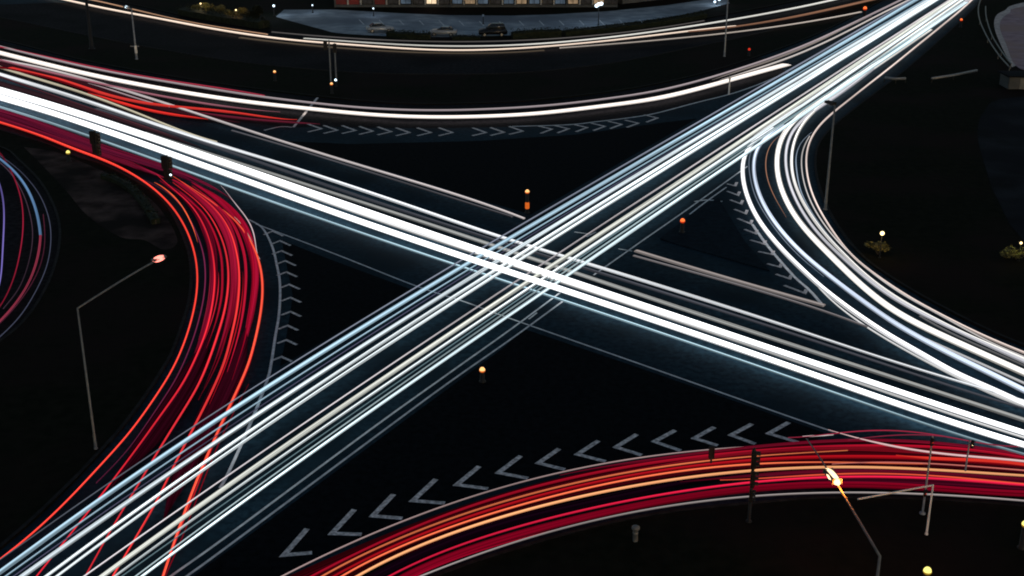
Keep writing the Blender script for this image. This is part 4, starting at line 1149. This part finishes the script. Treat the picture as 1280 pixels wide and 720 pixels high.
def tree(base_px, h, cr, label, leaf='leaf_dark', n=2200, zb=0.12):
    b = at(base_px[0], base_px[1], zb)
    root = empty('tree', b, label, 'tree', 'trees by the forecourt')
    bm = bmesh.new()
    tube_bm(bm, [V(0, 0, 0), V(0.05, 0.02, h * 0.25), V(-0.05, 0.05, h * 0.5), V(0.1, 0, h * 0.75)], [0.22, 0.17, 0.12, 0.05], 8)
    for k in range(5):
        a = k * 1.3
        z0 = h * (0.35 + 0.07 * k)
        tube_bm(bm, [V(0, 0, z0), V(math.cos(a) * cr * 0.5, math.sin(a) * cr * 0.5, z0 + h * 0.14), V(math.cos(a) * cr * 0.8, math.sin(a) * cr * 0.8, z0 + h * 0.2)], [0.09, 0.05, 0.02], 6)
    mesh_obj('trunk', bm, M['bark'], root)
    bm = bmesh.new()
    for k in range(14):
        a = random.uniform(0, 6.28); rr = cr * random.uniform(0.1, 0.75)
        cz = h * random.uniform(0.42, 0.9)
        q = cr * random.uniform(0.28, 0.45)
        leaves_bm(bm, (math.cos(a) * rr, math.sin(a) * rr, cz), (q, q, q * 0.75), n // 14, 0.16)
    mesh_obj('crown', bm, M[leaf], root)
    return root


def hedge(px, w, h, label, leaf='leaf_dark', zb=0.12, dens=90, size=0.13):
    pp = smooth_px(px, 6) if len(px) > 2 else px
    g = [at(u, v, zb) for u, v in pp]
    o0 = g[0].copy()
    root = empty('hedge', o0, label, 'hedge', 'hedges')
    bm = bmesh.new()
    prev = None
    for i, p in enumerate(g):
        nrm, _ = lateral(g, i)
        hh = h * random.uniform(0.72, 0.86); q = p - o0
        a = q + nrm * w * 0.4; c = q - nrm * w * 0.4
        ring = [bm.verts.new((a.x, a.y, 0)), bm.verts.new((a.x, a.y, hh * 0.8)), bm.verts.new((q.x, q.y, hh)), bm.verts.new((c.x, c.y, hh * 0.8)), bm.verts.new((c.x, c.y, 0))]
        if prev:
            for k in range(4): bm.faces.new((prev[k], prev[k + 1], ring[k + 1], ring[k]))
        else: bm.faces.new(ring)
        prev = ring
    bm.faces.new(prev[::-1])
    for a, b2 in zip(g, g[1:]):
        L = (b2 - a).length
        for _ in range(max(3, int(L * dens))):
            t = random.random()
            p = a.lerp(b2, t) - o0
            p += Vector((random.gauss(0, w * 0.25), random.gauss(0, w * 0.25), h * random.uniform(0.1, 1.05)))
            s = size * random.uniform(0.6, 1.4)
            R = Matrix.Rotation(random.uniform(0, 6.28), 3, 'Z') @ Matrix.Rotation(random.uniform(-1.3, 1.3), 3, 'X')
            bm.faces.new([bm.verts.new(R @ Vector((dx * s, dy * s * 0.6, 0)) + p) for dx, dy in ((-1, 0), (0, -1), (1, 0), (0, 1))])
    mesh_obj('foliage', bm, M[leaf], root)
    bm = bmesh.new()
    for i in range(0, len(g), 3):
        q = g[i] - o0
        tube_bm(bm, [V(q.x, q.y, 0), V(q.x, q.y, h * 0.5)], 0.05, 5)
    mesh_obj('stem', bm, M['bark'], root)
    return root


hedge([(130, 223), (150, 230), (168, 242), (183, 260), (195, 280)], 0.9, 0.7, 'low black crescent shaped hedge on the left verge inside the red bend', dens=40)
hedge([(486, 46), (510, 48.5), (538, 49)], 1.6, 1.3, 'dark clipped hedge between the silver and the pale grey parked cars')
hedge([(566, 49.5), (600, 50)], 1.6, 0.8, 'low dark hedge just in front of the black van')
hedge([(640, 48), (690, 46), (698, 45.3)], 1.8, 1.5, 'dark hedge right of the black van, left of the gap')
hedge([(705, 44.5), (760, 40), (830, 31), (880, 22)], 1.6, 1.2, 'long dark hedge along the right half of the forecourt')
hedge([(230, 18), (262, 24), (300, 30), (330, 35)], 3.0, 1.6, 'dark hedge bank below the yellowish lit bushes at top left')
tree((318, 30), 3.2, 1.9, 'dark rounded tree left of the forecourt entrance', n=1800)
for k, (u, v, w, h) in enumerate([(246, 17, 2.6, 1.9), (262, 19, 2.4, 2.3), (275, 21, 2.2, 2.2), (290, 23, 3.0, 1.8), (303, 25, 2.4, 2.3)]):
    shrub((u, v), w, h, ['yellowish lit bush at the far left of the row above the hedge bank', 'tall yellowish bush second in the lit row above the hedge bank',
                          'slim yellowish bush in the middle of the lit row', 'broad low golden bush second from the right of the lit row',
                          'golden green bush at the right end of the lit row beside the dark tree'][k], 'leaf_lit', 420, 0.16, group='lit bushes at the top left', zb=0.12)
# warm lit shrubs on the right verge with their garden lamps
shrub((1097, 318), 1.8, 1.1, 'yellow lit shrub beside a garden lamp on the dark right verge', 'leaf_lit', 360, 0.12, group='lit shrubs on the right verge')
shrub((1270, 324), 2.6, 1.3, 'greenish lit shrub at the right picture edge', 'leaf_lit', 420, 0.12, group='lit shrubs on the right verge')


def garden_lamp(base_px, h, label, r=0.17, power=25, rgb=(255, 205, 110)):
    b = at(base_px[0], base_px[1], 0.12)
    root = empty('garden_lamp', b, label, 'garden lamp', 'garden lamps')
    bm = bmesh.new(); lathe_bm(bm, [(0.12, 0), (0.05, 0.04), (0.04, h - r)], 8); mesh_obj('stake', bm, M['black'], root, True)
    bm = bmesh.new(); bmesh.ops.create_uvsphere(bm, u_segments=12, v_segments=8, radius=r)
    for v in bm.verts: v.co.z += h
    mesh_obj('globe', bm, M['warm'], root, True)
    if power: point_light('lamp_and_fill_light', b + V(0, -0.4, h + 0.15), power, rgb, 0.15)
    return root


garden_lamp((1099.5, 322), 2.05, 'small warm garden lamp glowing above the yellow shrub', 0.17, 40)
garden_lamp((1273, 326), 1.5, 'faint garden lamp in the greenish shrub at the right edge', 0.1, 22, (220, 230, 130))


garden_lamp((252, 20), 2.2, 'warm lamp glowing among the bushes at the left of the lit row', 0.14, 90, (255, 225, 160))
garden_lamp((296, 27), 2.0, 'golden lamp glowing among the bushes at the right of the lit row', 0.14, 90, (255, 195, 100))


# ------------------------------------------------------------------ forecourt lamps
def globe_lamp(base_px, vtop, label, n=3, power=0, r=0.26, mat='cool'):
    b = at(base_px[0], base_px[1], 0.13)
    h = height_to(b, vtop)
    root = empty('globe_lamp', b, label, 'globe lamp', 'globe lamps of the forecourt')
    bm = bmesh.new(); lathe_bm(bm, [(0.2, 0), (0.2, 0.1), (0.09, 0.15), (0.06, h)], 8); mesh_obj('pole', bm, M['black'], root, True)
    for k in range(n):
        a = k * 2 * math.pi / n + 0.4
        c = V(0.48 * math.cos(a), 0.48 * math.sin(a), h - 0.25 - 0.35 * (k % 2)) if n > 1 else V(0, 0, h + r * 0.5)
        if n > 1:
            bm = bmesh.new(); tube_bm(bm, [V(0, 0, c.z - 0.1), V(c.x, c.y, c.z - 0.2)], 0.03, 6); mesh_obj('arm', bm, M['black'], root)
        bm = bmesh.new(); bmesh.ops.create_uvsphere(bm, u_segments=12, v_segments=8, radius=r)
        for v in bm.verts: v.co += c
        mesh_obj('globe', bm, M[mat], root, True)
    if power: point_light('lamp_and_fill_light', b + V(0, 0, h + 0.5), power, (215, 235, 255), 0.3)
    return root


globe_lamp((748, 31), 3, 'cluster lamp with three white globes on the right of the forecourt', 3, 260, 0.30)
globe_lamp((343, 20), 8, 'white globe lamp at the left entrance of the forecourt', 1, 160, 0.2)
globe_lamp((896, 6), -2, 'white globe lamp at the far right end of the forecourt', 2, 120, 0.22)
globe_lamp((467, 20), 11, 'low white lamp near the red shop panel', 1, 60, 0.13)
globe_lamp((391, 16), 7, 'small white lamp on the left part of the forecourt', 1, 50, 0.12)
globe_lamp((604, 30), 20, 'low dim lamp just left of the black van', 1, 0, 0.2, 'win_cool')


# ------------------------------------------------------------------ parked cars
def car(base_px, rz, paint, label, van=False):
    b = at(base_px[0], base_px[1], 0.13)
    root = empty('parked_car', b, label, 'car', 'cars parked on the forecourt', rz)
    L2 = 2.3; W2 = 0.88
    if van:
        prof = [(-2.3, 0.35), (-2.35, 0.9), (-2.2, 1.15), (-1.95, 1.2), (1.5, 1.2), (2.2, 1.0), (2.35, 0.75), (2.3, 0.35)]
        cab = [(-2.1, 1.2), (-1.85, 1.95), (-1.4, 2.05), (0.2, 2.05), (1.2, 1.2)]
    else:
        prof = [(-2.2, 0.32), (-2.25, 0.75), (-2.1, 0.95), (-1.3, 1.0), (0.9, 1.0), (1.9, 0.86), (2.2, 0.68), (2.2, 0.32)]
        cab = [(-1.75, 0.98), (-1.1, 1.42), (-0.6, 1.48), (0.15, 1.46), (1.05, 0.98)]

    def loft(prof, ws):
        bm = bmesh.new()
        rows = [[bm.verts.new((x, y, z)) for x, z in prof] for y in (-ws, ws)]
        n = len(prof)
        for k in range(n):
            bm.faces.new((rows[0][k], rows[0][(k + 1) % n], rows[1][(k + 1) % n], rows[1][k]))
        bm.faces.new(rows[0][::-1]); bm.faces.new(rows[1])
        bmesh.ops.recalc_face_normals(bm, faces=bm.faces)
        bmesh.ops.bevel(bm, geom=bm.edges[:], offset=0.07, segments=2, affect='EDGES')
        return bm
    mesh_obj('body', loft(prof, W2), M[paint], root, True)
    mesh_obj('cabin', loft(cab, W2 * 0.86), M['glass'], root, True)
    top = [(x * 0.93 + 0.0, z) for x, z in cab[1:4]]
    bm = bmesh.new(); zt = max(z for _, z in cab)
    box_bm(bm, ((cab[1][0] + cab[3][0]) / 2 + 0.05, 0, zt + 0.012), (cab[3][0] - cab[1][0] - 0.1, W2 * 1.6, 0.05), 0.02)
    mesh_obj('roof', bm, M[paint], root)
    for sx in (-1.4, 1.4):
        for sy in (-1, 1):
            bm = bmesh.new(); tube_bm(bm, [V(sx, sy * 0.7, 0.32), V(sx, sy * 0.9, 0.32)], 0.32, 16)
            wh = mesh_obj('wheel', bm, M['tyre'], root, True)
            bm = bmesh.new(); tube_bm(bm, [V(sx, sy * 0.86, 0.32), V(sx, sy * 0.915, 0.32)], 0.2, 12)
            mesh_obj('rim', bm, M['rim'], wh)
    for sy in (-0.6, 0.6):
        bm = bmesh.new(); box_bm(bm, (2.2 if not van else 2.32, sy, 0.7), (0.08, 0.34, 0.14), 0.03); mesh_obj('headlight', bm, M['white_metal'], root)
        bm = bmesh.new(); box_bm(bm, (-2.2 if not van else -2.33, sy, 0.78), (0.08, 0.3, 0.14), 0.03); mesh_obj('tail_light', bm, M['red_panel'], root)
    return root


car((475, 40), 0.25, 'car_silver', 'silver car parked at the left of the forecourt beside a dark hedge')
car((554, 44.5), math.pi - 0.1, 'car_grey', 'pale grey car parked left of the black van')
car((616, 45), math.pi + 0.08, 'car_black', 'tall black van parked in the middle of the forecourt', True)

# ------------------------------------------------------------------ shop building
A = at(418, 9, 0.12); B = at(772, 9, 0.12)
Lb = (B - A).length
rz = math.atan2(B.y - A.y, B.x - A.x)
shop = empty('shop_building', A, 'long low shop building with lit shopfront windows along the top edge', 'building', None, rz)
bm = bmesh.new(); box_bm(bm, (Lb / 2, 7.0, 3.6), (Lb, 13.0, 7.2)); mesh_obj('wall', bm, M['wall'], shop)
bm = bmesh.new(); box_bm(bm, (Lb / 2, 7.0, 7.36), (Lb + 1.2, 14.2, 0.3), 0.05); mesh_obj('roof', bm, M['roof'], shop)
bm = bmesh.new(); box_bm(bm, (Lb / 2, 0.22, 0.22), (Lb, 0.55, 0.44), 0.02); mesh_obj('plinth', bm, M['wall'], shop)
bm = bmesh.new(); box_bm(bm, (Lb / 2, -0.6, 3.55), (Lb, 2.2, 0.2), 0.03); mesh_obj('canopy', bm, M['roof'], shop)
nb = 22
bw = Lb / nb
kinds = ['red', 'red', 'win_dim', 'red', 'win_dim', 'win_cool', 'win_dim', 'win_bright', 'win_dim', 'win_cool', 'win_warm', 'win_cool', 'win_dim', 'win_cool', 'win_warm', 'win_cool', 'win_dim', 'win_cool', 'win_warm', 'win_dim', 'win_warm', 'win_dim']
for k in range(nb):
    x = (k + 0.5) * bw
    bm = bmesh.new(); box_bm(bm, (k * bw + 0.14, 0.30, 1.8), (0.28, 0.5, 3.1), 0.02); mesh_obj('pillar', bm, M['pillar' if k % 3 else 'wall'], shop)
    if kinds[k] == 'red':
        bm = bmesh.new(); box_bm(bm, (x + 0.1, 0.42, 1.8), (bw - 0.42, 0.10, 2.7), 0.01)
        o = mesh_obj('panel', bm, M['red_panel'], shop); o['label'] = 'dark red shopfront panel'
    else:
        bm = bmesh.new()
        for sx in (-1, 1): box_bm(bm, (x + 0.1 + sx * (bw - 0.5) / 2, 0.42, 1.85), (0.10, 0.14, 2.66))
        for z in (0.56, 1.45, 3.12): box_bm(bm, (x + 0.1, 0.42, z), (bw - 0.62, 0.13, 0.09))
        box_bm(bm, (x + 0.1, 0.43, 1.85), (0.07, 0.10, 2.5))
        fr = mesh_obj('window', bm, M['black'], shop)
        bm = bmesh.new(); box_bm(bm, (x + 0.1, 0.462, 1.85), (bw - 0.62, 0.03, 2.5)); mesh_obj('pane', bm, M[kinds[k]], fr)
for k in range(nb // 2):
    x = (2 * k + 1) * bw
    bm = bmesh.new()
    for sx in (-1, 1): box_bm(bm, (x + sx * 0.85, 0.46, 5.4), (0.08, 0.14, 1.5))
    for z in (4.68, 6.12): box_bm(bm, (x, 0.46, z), (1.62, 0.13, 0.08))
    fr = mesh_obj('upper_window', bm, M['black'], shop)
    bm = bmesh.new(); box_bm(bm, (x, 0.488, 5.4), (1.6, 0.02, 1.36)); mesh_obj('pane', bm, M['glass'], fr)

# dark hall right of the shops
A2 = at(778, 5, 0.12); B2 = at(884, -7, 0.12)
L2 = (B2 - A2).length
hall = empty('hall', A2, 'unlit dark hall standing right of the lit shops', 'building', None, math.atan2(B2.y - A2.y, B2.x - A2.x))
bm = bmesh.new(); box_bm(bm, (L2 / 2, 6, 2.8), (L2, 12, 5.6)); mesh_obj('wall', bm, M['wall'], hall)
bm = bmesh.new(); box_bm(bm, (L2 / 2, 6, 5.72), (L2 + 1, 13, 0.24), 0.04); mesh_obj('roof', bm, M['roof'], hall)
for k in range(4):
    bm = bmesh.new(); box_bm(bm, ((k + 0.5) * L2 / 4, -0.02, 2.4), (1.4, 0.08, 1.1)); fr = mesh_obj('window', bm, M['black'], hall)
    bm = bmesh.new(); box_bm(bm, ((k + 0.5) * L2 / 4, -0.07, 2.4), (1.2, 0.04, 0.92)); mesh_obj('pane', bm, M['glass'], fr)

# ------------------------------------------------------------------ sky, moonlight, view
EL, AZ = math.radians(8), math.radians(150)
w = bpy.data.worlds.new('World')
sc.world = w
w.use_nodes = True
nt = w.node_tree
bg = nt.nodes['Background']
sky = nt.nodes.new('ShaderNodeTexSky')
sky.sky_type = 'NISHITA'
sky.sun_disc = False
sky.sun_elevation = EL
sky.sun_rotation = AZ
nt.links.new(sky.outputs['Color'], bg.inputs['Color'])
bg.inputs['Strength'].default_value = 0.085
sun = bpy.data.lights.new('moon_light', 'SUN')
sun.energy = 0.05
sun.angle = math.radians(0.5)
sun.color = (1.0, 0.95, 0.9)
so = bpy.data.objects.new('moon_light', sun)
COL.objects.link(so)
so.rotation_euler = (math.pi / 2 - EL, 0, math.pi - AZ)
so.location = (0, 0, 60)

sc.view_settings.view_transform = 'Standard'
sc.view_settings.look = 'None'
sc.view_settings.exposure = 0
sc.view_settings.gamma = 1
sc.view_settings.use_curve_mapping = False
sc.cycles.use_denoising = True
sc.cycles.max_bounces = 4
sc.cycles.diffuse_bounces = 2
sc.cycles.glossy_bounces = 2
sc.cycles.sample_clamp_indirect = 4
sc.cycles.filter_width = 1.9
sc.cycles.use_light_tree = True
